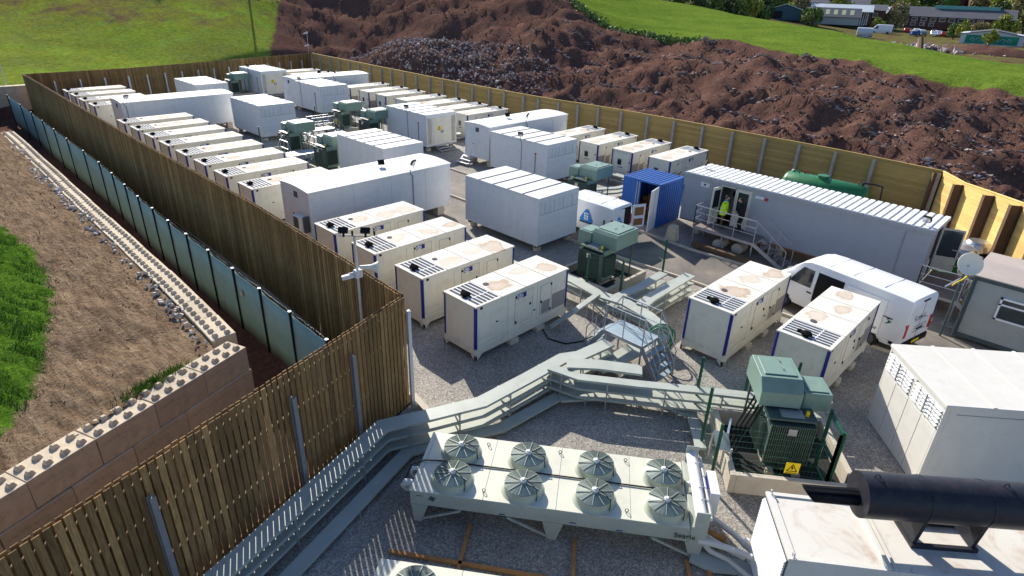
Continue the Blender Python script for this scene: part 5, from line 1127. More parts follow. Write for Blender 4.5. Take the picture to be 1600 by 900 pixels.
dl = MB(); dl.box(-.05,0,-.82,.0,0,1.28); D2 = dl.build('rear_door', mat['vanwhite'], V2, (-.02, -w*.9, .52), (0,0,R(-24)), bevel=.02)
for nm, z0, z1 in (('lining',.12,.5),('lining',.68,1.14)): MB().box(.0,.008,-.7,-.14,z0,z1).build(nm, mat['ply'], D2)
for nm, z0, z1 in (('lining',.12,.5),('lining',.68,1.14)): MB().box(-.058,-.05,-.7,-.14,z0,z1).build(nm, mat['ply'], D2)
emblem(D1, (.004,.42,.62), (0,1,0), (0,0,1), .38); emblem(D1, (-.054,.42,.62), (0,-1,0), (0,0,1), .38)
# ------------------------------------------------------------------ blue store container with open door
r = empty('store_container', (29.0,16.85,0), 0, 'blue corrugated store container with one door standing open, beside the small van', 'container'); W = 2.45; H = 2.55
def corr(axis, a0, a1, off, z0, z1, name, depth=.035, p=.2):
    q = MB(); n = int((a1-a0)/p); xs = []
    for k in range(n): s = a0+(a1-a0)*k/n; d = (a1-a0)/n; xs += [(s,0),(s+d*.35,0),(s+d*.5,depth),(s+d*.85,depth)]
    xs.append((a1,0)); vs = []
    for s, d in xs:
        for z in (z0, z1): vs.append((s, off+d, z) if axis == 'x' else (off+d, s, z))
    q.add(vs, [(2*k,2*k+2,2*k+3,2*k+1) for k in range(len(xs)-1)]); o = q.build(name, mat['contblue'], r); sm = o.modifiers.new('thick','SOLIDIFY'); sm.thickness = .01; sm.offset = 0; return o
corr('x', .05, W-.05, .01, .12, H-.08, 'side_wall'); corr('x', .05, W-.05, W-.05, .12, H-.08, 'side_wall'); corr('y', .05, W-.05, W-.05, .12, H-.08, 'end_wall')
q = MB()
for x in (0, W-.08):
    for y in (0, W-.08): q.box(x,x+.08,y,y+.08,.05,H)
for y in (0, W-.08): q.box(.08,W-.08,y,y+.08,.05,.14); q.box(.08,W-.08,y,y+.08,H-.1,H)
for x in (0, W-.08): q.box(x,x+.08,.08,W-.08,.05,.14); q.box(x,x+.08,.08,W-.08,H-.1,H)
q.build('frame', mat['contblue'], r)
q = MB()
for k in range(10): y0 = .08+.229*k; q.box(.05,W-.05,y0,y0+.14,H-.06,H-.005); q.box(.05,W-.05,y0+.14,y0+.229,H-.06,H-.035)
q.build('roof', mat['contblue'], r); MB().box(.08,W-.08,.08,W-.08,.08,.13).build('floor', mat['ply'], r)
q = MB(); q.box(0,.05,1.28,W-.08,.14,H-.1); dd_ = q.build('door', mat['contblue'], r); q = MB(); q.cyl((-.03,1.5,.16),(-.03,1.5,H-.14),.018,n=8); q.cyl((-.03,1.35,.16),(-.03,1.35,H-.14),.018,n=8); q.build('lock_rod', mat['galv'], dd_)
q = MB(); q.box(-1.15,0,-.02,.03,0,H-.24); q2 = q.build('door', mat['vanwhite'], r, (0,.08,.13), (0,0,R(12))); q = MB()
for z in (.5,1.15,1.8): q.box(-1.1,-.05,.03,.05,z,z+.05)
q.box(-.6,-.56,-.05,-.02,.05,H-.3); q.build('door_rib', mat['galvlt'], q2)
for k in range(22): pass
q = MB()
for k in range(5): q.box(1.1+.2*(k%2),2.2,.3+.35*k,.6+.35*k,.14,.6+.25*(k%3)); q.box(1.5,2.3,.3+.35*k,.58+.35*k,.9,1.15+.2*(k%2))
tag(q.build('stored_boxes', mat['ply'], None, (29.0,16.85,0)), 'dim stacked cartons inside the blue store container', 'cartons')
# ------------------------------------------------------------------ long grey site office, doors open, people at the landing
OX, OX2, OY0, OY1, OZ0, OZ1 = 30.0, 32.5, 4.2, 16.0, .72, 3.3
r = empty('site_office', (OX,OY0,0), 0, 'long grey site office cabin with pale ribbed roof and open glazed doors', 'cabin'); L = OY1-OY0; D = OX2-OX; da, db = 8.05, 9.62
q = MB(); q.box(0,.06,0,da,OZ0,OZ1-.1); q.box(0,.06,db,L,OZ0,OZ1-.1); q.box(0,.06,da,db,3.05,OZ1-.1); q.box(.06,D,L-.06,L,OZ0,OZ1-.1); q.box(D-.06,D,0,L-.06,OZ0,OZ1-.1); q.box(.06,.9,0,.06,OZ0,OZ1-.1); q.box(1.8,D-.06,0,.06,OZ0,OZ1-.1); q.build('wall', mat['officegrey'], r)
MB().box(.0,D,0,L,OZ0-.08,OZ0-.002).build('floor', mat['ply'], r)
q = MB(); q.box(-.07,D+.07,-.07,L+.07,OZ1-.1,OZ1-.02); rf = q.build('roof', mat['galvlt'], r)  # grey sheet below the white ribs paints the shade between corrugations
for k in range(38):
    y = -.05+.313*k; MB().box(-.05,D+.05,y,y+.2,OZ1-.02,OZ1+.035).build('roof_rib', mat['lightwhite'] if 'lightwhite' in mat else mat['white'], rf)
q = MB(); q.box(-.09,-.07,-.09,L+.09,OZ1-.16,OZ1+.0); q.build('gutter', mat['officegrey'], r)
for y in (.4, 3.2, 6.0, 10.6): 
    for x in (.1, D-.4): MB().box(x,x+.3,y,y+.3,0,OZ0-.08).build('support_pier', mat['conclt'], r)
q = MB(); q.box(-.02,.08,db,db+.05,1.0,3.05); q.box(-.02,.08,da-.05,da,1.0,3.05); q.box(-.02,.08,(da+db)/2-.03,(da+db)/2+.03,1.0,3.05); q.box(-.02,.08,da,db,3.0,3.05); q.build('door_frame', mat['cream'], r)
q = MB(); q.box(0,.05,0,.72,1.02,3.0); dl = q.build('door', mat['cream'], r, (-.02,db,0), (0,0,R(82))); MB().box(-.004,.054,.1,.62,1.9,2.85).build('pane', mat['winglass'], dl)
q = MB(); q.box(0,.04,da+.02,(da+db)/2-.04,1.02,1.9); q.box(0,.04,da+.02,da+.1,1.9,2.98); q.box(0,.04,(da+db)/2-.12,(da+db)/2-.04,1.9,2.98); q.box(0,.04,da+.1,(da+db)/2-.12,2.88,2.98); dr = q.build('door', mat['cream'], r); MB().box(.015,.025,da+.1,(da+db)/2-.12,1.9,2.88).build('pane', mat['winglass'], dr); MB().box(-.01,0,da+.2,da+.42,1.45,1.72).build('notice', mat['white'], dr)
for k in range(3): 
    c = MB(); c.box(1.6,2.3,da-.3+.75*k,da+.35+.75*k,1.0,2.7); cb = c.build('switch_cabinet', mat['officegrey'], r); MB().box(1.59,1.6,da-.1+.75*k,da+.15+.75*k,2.1,2.4).build('meter', mat['black'], cb)
q = MB(); q.box(-.03,0,10.35,10.85,2.72,2.95); sg = q.build('sign_plate', mat['white'], r); MB().box(-.034,-.03,10.55,10.66,2.8,2.89).build('symbol', mat['black'], sg)
MB().box(-.06,0,7.35,7.8,2.8,2.95).build('sign_plate', mat['white'], r); MB().cyl((0,7.22,2.85),(-.1,7.22,2.85),.07,n=10).build('siren', mat['red'], r)
floodlight(r, .3, .45, OZ1+.03, R(-100), 30); floodlight(r, 1.4, L-.3, OZ1+.03, R(60), 30)
q = MB(); q.box(0,.05,0,.85,1.0,3.0); q.box(0,.05,0,.06,1,3)
q = MB()
for a in ((0,.06,1.0,3.0),(.82,.88,1.0,3.0)): q.box(0,.05,a[0],a[1],a[2],a[3])
q.box(0,.05,.06,.82,2.92,3.0); q.box(0,.05,.06,.82,1.0,1.7); ed = q.build('end_door', mat['cream'], r, (1.8,0,0), (0,0,R(200))); MB().box(.02,.03,.06,.82,1.7,2.92).build('pane', mat['winglass'], ed)
MB().box(.9,1.8,.03,.055,1.0,3.0).build('end_opening', mat['dark'], r)
q = MB(); q.tube([(-.03,1.0,3.0),(-.03,1.0,.8)],.015,5); q.build('conduit', mat['greyseam'], r)
# landing with stairs
DX0, DX1, DY0, DY1, DZ = 28.62, 29.9, 11.1, 14.4, 1.0
def landing(name, x0, x1, y0, y1, z, stair_y, run, label, rails):
    r = empty(name, (x0,y0,0), 0, label, 'platform'); W, L = x1-x0, y1-y0
    MB().box(0,W,0,L,z-.05,z).build('deck', mat['deckbrown'], r)
    q = MB()
    for a, b in (((0,0,z-.09),(0,L,z-.09)),((W,0,z-.09),(W,L,z-.09)),((0,0,z-.09),(W,0,z-.09)),((0,L,z-.09),(W,L,z-.09))): q.bar(a,b,.05,.12)
    q.build('deck_frame', mat['galv'], r)
    for x in (.04, W-.04):
        for y in ((.04, L/2, L-.04) if L > 2 else (.04, L-.04)): MB().bar((x,y,0),(x,y,z-.05),.06).build('leg', mat['galv'], r)
    h = MB()
    for (ax,ay),(bx,by) in rails:
        n = max(1, round(math.hypot(bx-ax,by-ay)/1.1))
        for zz, t in ((1.1,.04),(.75,.028),(.4,.028)): h.bar((ax,ay,z+zz),(bx,by,z+zz),t)
        for k in range(n+1): h.bar((ax+(bx-ax)*k/n,ay+(by-ay)*k/n,z-.05),(ax+(bx-ax)*k/n,ay+(by-ay)*k/n,z+1.1),.035)
    h.build('handrail', mat['galv'], r)
    q = MB()
    for x in (0,.95): q.bar((x,stair_y,z-.08),(x,stair_y-run,.06),.04,.18)
    q.build('stair_stringer', mat['galv'], r)
    for k in range(1,5): t = k/5; MB().box(.02,.93,stair_y-run*t-.26,stair_y-run*t,z*(1-t)-.03,z*(1-t)).build('tread', mat['deckbrown'], r)
    for x in (0,.95):
        q = MB(); q.bar((x,stair_y,z+1.1),(x,stair_y-run,1.0),.035); q.bar((x,stair_y-run,0),(x,stair_y-run,1.0),.035); q.bar((x,stair_y-run*.5,z*.5),(x,stair_y-run*.5,z*.5+1.05),.03)
        q.build('stair_handrail', mat['galv'], r)
    return r
mat['deckbrown'] = basic('weathered deck', (.2,.165,.145), .8, var=.2)
landing('access_landing', DX0, DX1, DY0, DY1, DZ, 0, 1.65, 'raised landing with handrails and stairs where two people stand', [((0,0.0),(0,3.3)),((0,3.3),(1.2,3.3))])
landing('access_landing', 29.0, 32.0, 2.5, 4.05, .95, 0, 1.1, 'railed landing at the office end behind the large van', [((0,0),(0,1.55)),((0,1.55),(1.0,1.55)),((3.0,0),(3.0,1.55)),((1,0),(3,0))])
for x, y, lab in ((28.75,12.95,'pale drum lying under the railed landing, nearer the small van'),(28.95,12.0,'pale drum lying under the railed landing, nearer the stairs')):
    m = MB(); m.cyl((0,0,.29),(.7,0,.29),.29,n=20); o = m.build('drum', mat['conclt'], None, (x,y,0), smooth=True); tag(o, lab, 'drum', 'drums under the landing')
m = MB(); m.add([(-.3,-.3,0),(.3,-.3,0),(.3,.3,0),(-.3,.3,0),(-.2,-.2,.85),(.2,-.2,.85),(.2,.2,.85),(-.2,.2,.85)],[(0,3,2,1),(4,5,6,7),(0,1,5,4),(1,2,6,5),(2,3,7,6),(3,0,4,7)]); tag(m.build('concrete_bollard', mat['concrete'], None, (28.2,15.3,0), bevel=.02), 'stout concrete block bollard by the blue container corner', 'bollard')
m = MB(); m.box(-.2,.2,-1.6,1.6,.0,.22); tag(m.build('sleeper', mat['post'], None, (28.15,12.4,.12)), 'dark timber sleeper lying in front of the landing legs', 'sleeper')
def person(loc, rz, label, top, legs, joints, vest=False):
    r = empty('person', loc, rz, label, 'person')
    V, E, Rd = joints
    me = bpy.data.meshes.new('body'); me.from_pydata(V, E, []); o = bpy.data.objects.new('body', me); COL.objects.link(o); o.parent = r
    me.materials.append(mat[top]); sk_ = o.modifiers.new('skin','SKIN'); sk_.use_smooth_shade = True; me.skin_vertices or None
    if not me.skin_vertices: 
        bpy.context.view_layer.objects.active = o
        try: bpy.ops.mesh.customdata_skin_add()
        except Exception: pass
    for i, rr_ in enumerate(Rd): me.skin_vertices[0].data[i].radius = (rr_, rr_*.85)
    me.skin_vertices[0].data[0].use_root = True
    ss = o.modifiers.new('sub','SUBSURF'); ss.levels = 1; ss.render_levels = 2
    return r, o
def stand(lean, bend, armf):
    """joint positions, facing +x; lean: forward lean of the torso, armf: forearm reach"""
    V = [(0,0,.92),(lean*.4,0,1.15),(lean*.8,0,1.40),(lean,0,1.50),(lean+.02,0,1.58),
         (0,.10,.88),(bend*.5,.11,.48),(-.02,.12,.08),(.12,.14,.04),(0,-.10,.88),(bend,-.11,.48),(bend*.3,-.12,.08),(bend*.3+.14,-.14,.04),
         (lean*.8,.20,1.40),(lean*.7+.02,.25,1.12),(lean*.7+armf,.22,1.0 if armf < .25 else 1.15),(lean*.8,-.20,1.40),(lean*.7,-.26,1.12),(lean*.7+armf*.6,-.22,.95)]
    E = [(0,1),(1,2),(2,3),(3,4),(0,5),(5,6),(6,7),(7,8),(0,9),(9,10),(10,11),(11,12),(2,13),(13,14),(14,15),(2,16),(16,17),(17,18)]
    Rd = [.15,.155,.165,.075,.06,.10,.068,.05,.045,.10,.068,.05,.045,.075,.058,.042,.075,.058,.042]
    return V, E, Rd
def add_head(r, x, z, hair='hair', tilt=0):
    m = MB(); n, k = 14, 10; vs = []
    for i in range(k+1):
        a = math.pi*i/k
        for j in range(n):
            b = 2*math.pi*j/n; cx = math.cos(b); w_ = .078*math.sin(a)*(1-.16*max(0,math.cos(math.pi-a))); vs.append((x+(.098*cx+(.012 if cx > .9 and .45*math.pi < a < .62*math.pi else 0))*math.sin(a)*(1-.12*max(0,-math.cos(a))), w_*math.sin(b), z+.122*math.cos(a)))
    m.add(vs, [(i*n+j,i*n+(j+1)%n,(i+1)*n+(j+1)%n,(i+1)*n+j)[::-1] for i in range(k) for j in range(n)]); h = m.build('head', mat['skin'], r, smooth=True)
    q = MB(); q.cyl((x+.1,0,z-.01),(x+.122,0,z-.025),.016,.012,n=8); q.build('nose', mat['skin'], h)
    for s in (-1,1): MB().obox((x+.088,s*.032,z+.012),(.012,.02,.01),(0,0,0)).build('eye', mat['black'], h); MB().obox((x-.005,s*.08,z-.005),(.035,.018,.055),(0,0,0)).build('ear', mat['skin'], h)
    MB().obox((x+.092,0,z-.062),(.008,.05,.01),(0,0,0)).build('mouth', mat['carred'], h)
    q = MB(); vs = []
    for i in range(6):
        a = .58*math.pi*i/5
        for j in range(n): b = 2*math.pi*j/n; cx = math.cos(b); aa = a*(1 if cx < .2 else .62); vs.append((x-.006+.107*cx*math.sin(aa), .088*math.sin(b)*math.sin(aa), z+.012+.125*math.cos(aa)))
    q.add(vs, [(i*n+j,i*n+(j+1)%n,(i+1)*n+(j+1)%n,(i+1)*n+j)[::-1] for i in range(5) for j in range(n)]); q.build('hair', mat[hair], h, smooth=True)
def clothes(r, name, rings, mm, n=14):
    m = MB(); vs = [(cx+a*math.cos(2*math.pi*j/n), cy+b*math.sin(2*math.pi*j/n), z) for cx,cy,z,a,b in rings for j in range(n)]
    m.add(vs, [(i*n+j,i*n+(j+1)%n,(i+1)*n+(j+1)%n,(i+1)*n+j) for i in range(len(rings)-1) for j in range(n)] + [tuple(range(n))[::-1], tuple((len(rings)-1)*n+j for j in range(n))]); return m.build(name, mat[mm], r, smooth=True)
def hand(r, p, d, s):
    p = Vector(p); d = Vector(d).normalized(); x = d.cross(Vector((0,0,1))).normalized() if abs(d.z) < .95 else Vector((0,1,0)); m = MB(); m.bar(p, p+d*.09, .075, .03)
    for k, L_ in enumerate((.06,.075,.08,.068)): b = p+d*.085+x*(-.027+.018*k); m.tube([b, b+d*L_*.6, b+d*L_+Vector((0,0,-.015))], .009, 5)
    b = p+d*.03+x*s*.035; m.tube([b, b+d*.03+x*s*.025, b+d*.06+x*s*.02], .010, 5); m.build('hand', mat['skin'], r)
pa, _ = person((29.22,13.2,1.0), R(-70), 'person in bright yellow hi vis jacket and brown trousers standing in the office doorway', 'browncloth', None, stand(.06,.03,.18))
clothes(pa, 'jacket', [(.0,0,.80,.175,.235),(.01,0,1.0,.18,.24),(.04,0,1.25,.175,.25),(.05,0,1.40,.155,.25),(.06,0,1.49,.10,.15),(.065,0,1.53,.07,.08)], 'hivis')
for z in (.9,1.12): clothes(pa, 'reflective_band', [(.01,0,z,.184,.246),(.01,0,z+.05,.184,.246)], 'refl')
clothes(pa, 'collar', [(.06,0,1.49,.09,.11),(.065,0,1.57,.07,.075)], 'skyblue')
for s in (-1,1):
    m = MB(); m.cyl((.05,s*.2,1.42),(.05,s*.27,1.12),.085,.075,n=12); m.cyl((.05,s*.27,1.13),(.2,s*.235,1.0),.075,.06,n=12); m.build('sleeve', mat['hivis'], pa, smooth=True); hand(pa, (.2,s*.235,1.0), (.9,0,-.3), -s)
add_head(pa, .09, 1.68)
pb, _ = person((29.55,12.3,1.0), R(125), 'person in dark jacket and trousers leaning at the glazed office door', 'darkcloth', None, stand(.16,.12,.25))
clothes(pb, 'jacket', [(.03,0,.86,.16,.215),(.06,0,1.05,.165,.22),(.12,0,1.28,.165,.235),(.14,0,1.41,.14,.235),(.16,0,1.49,.09,.13)], 'darkcloth')
for s in (-1,1):
    m = MB(); m.cyl((.13,s*.2,1.40),(.13,s*.26,1.12),.075,.065,n=12); m.cyl((.13,s*.26,1.13),(.32,s*.22,1.08),.065,.05,n=12); m.build('sleeve', mat['darkcloth'], pb, smooth=True); hand(pb, (.32,s*.22,1.08), (1,0,-.1), -s)
add_head(pb, .21, 1.66)
# ------------------------------------------------------------------ green tank, storage tanks, dish, portable office, poles
r = empty('green_tank', (38.25,11.4,0), 0, 'green horizontal cylinder tank behind the ribbed office roof', 'tank'); rad = .85; zc = 1.6
q = MB(); n = 28; xs = [(-2.45,.0),(-2.42,.45),(-2.3,.72),(-2.1,.85),(2.1,.85),(2.3,.72),(2.42,.45),(2.45,.0)]
q.add([(max(a,.001)*math.cos(2*math.pi*k/n), x, zc+max(a,.001)*math.sin(2*math.pi*k/n)) for x,a in xs for k in range(n)], [(i*n+k,i*n+(k+1)%n,(i+1)*n+(k+1)%n,(i+1)*n+k)[::-1] for i in range(7) for k in range(n)]); q.build('shell', mat['tank'], r, smooth=True)
MB().cyl((0,.2,zc+.8),(0,.2,zc+.98),.32,n=20).build('manhole', mat['tank'], r)
for y in (-1.9,1.75): MB().tube([(.0,y-.15,zc+.84),(0,y-.12,zc+.94),(0,y+.12,zc+.94),(0,y+.15,zc+.84)],.035,6).build('lifting_lug', mat['tank'], r)
for y in (-2.0,): 
    q = MB(); q.cyl((0,y,zc+.8),(0,y,zc+1.05),.06,n=10); q.tube([(0,y,zc+1.0),(.1,y-.5,zc+1.02),(.15,y-.95,zc+.98),(.2,y-1.0,zc+.3),(.2,y-1.0,.2)],.05,8); q.build('pipework', mat['silencer'], r)
for y in (-2.05,1.0): MB().cyl((.05,y+.3,zc+.82),(.05,y+.3,zc+1.0),.05,n=8).build('valve', mat['red'], r)
MB().cyl((0,2.0,zc+.8),(0,2.0,zc+.95),.07,n=10).build('vent_cap', mat['white'], r)
for y in (-1.4,1.4): MB().box(-.7,.7,y-.1,y+.1,0,zc-.5).build('saddle', mat['tdark'], r)
for k, (x, y, lab) in enumerate(((33.3,3.3,'silver topped dark tank with round white emblem at the office end'),(34.85,3.05,'dark tank with round white emblem farther from the office end, by the bright fence'))):
    r = empty('storage_tank', (x,y,0), 0, lab, 'tank', 'tanks at the office end'); m = MB(); m.cyl((0,0,.1),(0,0,1.5),.62,n=26); m.build('shell', mat['tank' if k == 0 else 'silencer'], r, smooth=True)
    q = MB(); q.cyl((0,0,1.5),(0,0,1.78),.64,.56,n=26); q.cyl((0,0,1.78),(0,0,1.9),.5,.42,n=26); q.build('top', mat['alu'], r, smooth=True)
    q = MB(); q.box(-.7,.7,-.7,.7,0,.1); q.build('pallet', mat['galv'], r)
    n = 20; q = MB(); c = Vector((-.56,-.32,1.05)); a = Vector((.5,-.866,0)); nn = Vector((-.866,-.5,0)); c = nn*.635+Vector((0,0,1.05)); q.extr([c+a*.3*math.cos(2*math.pi*t/n)+Vector((0,0,.3*math.sin(2*math.pi*t/n))) for t in range(n)], nn*.012); e = q.build('emblem_disc', mat['vanwhite'], r)
    q = MB(); P = lambda u,v: c+a*u+Vector((0,0,v))+nn*.02
    for pts in ([(-.2,-.12),(-.12,-.12),(-.02,.12),(-.1,.12)],[(-.02,.12),(.06,.12),(.06,-.02),(0,-.06)],[(.06,-.12),(.14,-.12),(.22,.1),(.14,.1)],[(-.02,-.12),(.06,-.12),(.06,-.05),(0,.03)]): q.extr([P(*p) for p in pts], nn*.003)
    q.build('emblem', mat['black'], e)
r = empty('satellite_dish', (27.2,2.42,0), 0, 'round cream satellite dish on a pole at the portable office corner', 'satellite dish')
MB().cyl((.1,.05,0),(.1,.05,3.0),.04,n=10).build('pole', mat['portfr'], r)
nrm = Vector((-.80,-.42,.42)).normalized(); x = nrm.cross(Vector((0,0,1))).normalized(); y = x.cross(nrm); q = MB(); n = 28; rings = [(.02,-.10),(.18,-.085),(.31,-.04),(.40,.02),(.42,.03)]; C0 = Vector((-.05,-.05,3.2))
q.add([C0+x*a*math.cos(2*math.pi*k/n)+y*a*math.sin(2*math.pi*k/n)+nrm*b for a,b in rings for k in range(n)], [(i*n+k,i*n+(k+1)%n,(i+1)*n+(k+1)%n,(i+1)*n+k) for i in range(4) for k in range(n)]+[tuple(range(n))[::-1]]); o = q.build('reflector', mat['dish'], r, smooth=True); s_ = o.modifiers.new('thick','SOLIDIFY'); s_.thickness = .02
q = MB(); q.bar((.1,.05,2.9),(-.02,0,3.12),.07); q.bar((-.9,.35,2.4),(.1,.1,2.5),.05); q.build('mount', mat['galv'], r)
MB().tube([(-.15,-.1,2.75),(-.3,.0,2.6),(-.5,.12,2.52),(-.62,.2,2.40)],.028,6).build('yellow_strap', mat['yellow'], r)
r = empty('portable_office', (27.6,2.13,0), 0, 'grey portable office with dark frame and white window at the right edge', 'cabin'); L = 7; D = 3.2
MB().box(.04,D,-L,-.04,.22,2.6).build('wall', mat['portgrey'], r)
q = MB()
for y in (-.12,): q.box(-.02,.12,y,.02,.1,2.72); q.box(D-.1,D+.04,y,.02,.1,2.72)
q.box(-.03,.03,-L,-.12,2.52,2.72); q.box(-.03,.05,-L,-.12,.1,.26); q.box(.12,D-.1,-.05,.02,2.52,2.72); q.build('frame', mat['portfr'], r)
q = MB(); q.extr([Vector(p) for p in ((-.06,.06,2.72),(D/2,.06,2.86),(D+.06,.06,2.72),(D+.06,.06,2.68),(-.06,.06,2.68))], (0,-L-.1,0)); q.build('roof', mat['portroof'], r)
q = MB(); y0, y1, z0, z1 = -2.9, -1.0, 1.22, 2.12
for a in ((y0,y1,z0,z0+.07),(y0,y1,z1-.07,z1),(y0,y0+.07,z0,z1),(y1-.07,y1,z0,z1),(y0,y1,z1-.3,z1-.24)): q.box(-.04,.04,*a)
wn_ = q.build('window', mat['vanwhite'], r); MB().box(.0,.02,y0+.05,y1-.05,z0+.05,z1-.05).build('pane', mat['winglass'], wn_)
m = MB(); m.cyl((-.12,-.02,.1),(-.12,-.02,2.7),.04,n=8); m.build('downpipe', mat['portfr'], r)
def camera_pole(loc, H, label, heads, horn=False, top=True):
    r = empty('camera_pole', loc, 0, label, 'camera pole', 'security camera poles'); MB().cyl((0,0,0),(0,0,H),.042,.036,n=12).build('pole', mat['galvlt'], r, smooth=True)
    for z in heads:
        q = MB(); q.box(-.1,.12,-.1,.08,z-.12,z+.12); q.build('junction_box', mat['white'], r, bevel=.01); q = MB(); q.obox((-.24,.14,z-.08),(.34,.12,.12),(0,R(12),R(150))); q.cyl((0,0,z+.05),(-.2,.12,z),.03,n=6); q.build('camera', mat['white'], r)
    if horn:
        q = MB(); d = Vector((.72,-.69,0)); b = Vector((0,0,H-.95)); q.cyl(b+d*.08,b+d*.4,.05,.08,n=14); q.cyl(b+d*.4,b+d*.62,.08,.19,n=16); q.build('horn_speaker', mat['dish'], r, smooth=True)
    if top:
        q = MB(); d = Vector((.72,-.69,0)); q.bar(Vector((0,0,H+.02))-d*.42, Vector((0,0,H+.02))+d*.45, .035); q.build('crossbar', mat['galvmid'], r)
        for s in (-.3,.32):
            c = d*s+Vector((0,0,H+.18)); h = MB(); h.obox(c,(.11,.26,.16),(0,R(35),R(44))); h.build('floodlight', mat['black'], r); h = MB(); h.bar(c+Vector((0,0,-.2)),c,.05); h.bar(c+d*.25+Vector((0,0,-.15)),c+d*.25,.04); h.build('light_bracket', mat['black'], r)
    return r
camera_pole((8.5,14.4,0), 5.55, 'nearest grey pole with twin floodlights, horn speaker and white camera behind the slatted fence', [4.4], True)
camera_pole((9.6,76.5,1.8), 4.6, 'distant grey camera pole at the far left on the green hill', [2.9,4.5], False, False)
camera_pole((44.9,83.7,2.0), 3.6, 'distant grey camera pole at the far corner before the brown spoil', [1.9,3.5], False, False)
# ------------------------------------------------------------------ background: buildings, houses, vehicles, trees
def gz(x, y): return float(ground_at([x], [y])[0])
def building(name, loc, rz, L, W, he, hr, wall, roof, label, cat='building', group=None, windows=(), axis='x', extras=None, base=None):
    """front at local y=0 facing -y; ridge along x (axis x) or y"""
    z = gz(loc[0], loc[1])-.4 if base is None else base
    r = empty(name, (loc[0], loc[1], z), rz, label, cat, group); he += .4; hr += .4
    q = MB(); q.box(0, L, 0, W, 0, he)
    if axis == 'x': q.extr([Vector(p) for p in ((0,0,he),(0,W,he),(0,W/2,hr))], (L,0,0)); pr = [(-.3,-.4,he-.1),(-.3,W/2,hr+.1),(-.3,W+.4,he-.1),(-.3,W+.4,he-.25),(-.3,W/2,hr-.05),(-.3,-.4,he-.25)]; vec = (L+.6,0,0)
    else: q.extr([Vector(p) for p in ((0,0,he),(L,0,he),(L/2,0,hr))], (0,W,0)); pr = [(-.4,-.3,he-.1),(L/2,-.3,hr+.1),(L+.4,-.3,he-.1),(L+.4,-.3,he-.25),(L/2,-.3,hr-.05),(-.4,-.3,he-.25)]; vec = (0,W+.6,0)
    q.build('wall', mat[wall], r); m = MB(); m.extr([Vector(p) for p in pr], vec); rf = m.build('roof', mat[roof], r)
    for (x, w_, z0, h_) in windows:
        f = MB().box(x, x+w_, -.06, 0, z0+.4, z0+.4+h_).build('window', mat['whitewin'], r); MB().box(x+.15, x+w_-.15, -.08, -.06, z0+.55, z0+.4+h_-.15).build('pane', mat['glass'], f)
    return r, rf
bz = lambda ax, ay, bx, by: math.atan2(by-ay, bx-ax)
OFR = bz(280.9,72,287.3,39.6)
o, rf = building('office_building', (281,74,0), OFR, 36, 15, 3.9, 6.9, 'brick', 'slate', 'long brick office building with green roof light and a row of white windows', windows=[(2+2.9*i,1.9,2.2,1.3) for i in range(9)]+[(2+2.9*i,1.7,.6,1.2) for i in range(4)])
MB().box(11,31,6.3,8.7,6.5+.4,7.6+.4).build('roof_light', mat['greenroof'], o)
q = MB(); q.extr([Vector((-.1,-.1,4.3)),Vector((-.1,7,6.6)),Vector((-7,7,6.6)),Vector((-7,-.1,4.3))],(0,0,.3)); q.build('side_roof', mat['lightroof'], o); MB().box(-7,0,.2,14,0,4.3).build('side_wing', mat['brick'], o)
MB().box(21,22.6,-.1,0,1.2,2.2).build('notice_board', mat['whitewin'], o)
o, rf = building('warehouse', (224.5,86.2,0), bz(224.2,85.5,229.3,70.8), 16, 10, 2.0, 4.4, 'portgrey', 'slate', 'low grey warehouse with pale yellow skylights and open trusses at its end')
for k in range(6): 
    q = MB(); P = lambda u, v: Vector((1.0+2.4*k+u, v*5, 2.4+v*2.4+.13)); q.add([P(0,.2),P(1.2,.2),P(1.2,.75),P(0,.75)],[(0,1,2,3)]); q.build('skylight', mat['skylight'], rf)
for k in range(4): 
    q = MB(); q.extr([Vector((16.2+.7*k,1+2*k,0)),Vector((16.6+.7*k,1+2*k,0)),Vector((16.4+.7*k,1+2*k,4.2))],(0,.3,0)); q.build('roof_truss', mat['lightroof'], o)
building('warehouse', (238,90,0), bz(224.2,85.5,229.3,70.8), 19, 10, 3.4, 5.2, 'brick', 'lightroof', 'long low building with a pale blue white sheet roof behind the skylight warehouse')
building('brick_building', (248.2,80.5,0), bz(248.4,76.9,250.5,69.5), 11, 12, 5.0, 6.6, 'brick', 'slate', 'square red brick building with one white window beside the skylight warehouse', windows=[(7.2,1.5,2.6,1.6),(2.5,1.4,2.6,1.6)])
building('grey_roof_building', (268,108,0), bz(248.4,76.9,250.5,69.5), 26, 12, 4.2, 6.2, 'brick', 'slate', 'wide dark grey roofed building behind the pale roofed one')
o, rf = building('blue_shed', (211.8,93.2,0), bz(212.4,88.2,214,84.2), 10, 12, 2.6, 4.2, 'shedblue', 'shedblue', 'dark blue grey metal shed at the left end of the distant buildings', axis='y')
MB().box(1,4.2,-.05,0,.4,2.6).build('shed_opening', mat['dark'], o)
o, rf = building('pavilion', (206.6,38.2,0), bz(206.9,36.1,208.5,25.3), 13.5, 10, 2.4, 3.4, 'lightroof', 'slate', 'grey gabled hall with a green mural in front of the distant offices', axis='y')
q = MB(); q.box(1.2,12.4,-.08,0,.5,2.5); mu = q.build('mural', mat['signgreen'], o); q = MB()
for k in range(7): q.tube([(2.2+1.3*k,-.1,1.2+.3*(k%2)),(2.7+1.3*k,-.1,1.9),(3.2+1.3*k,-.1,1.5),(2.9+1.3*k,-.1,1.0)],.06,4)
q.build('mural_lines', mat['lightroof'], mu)
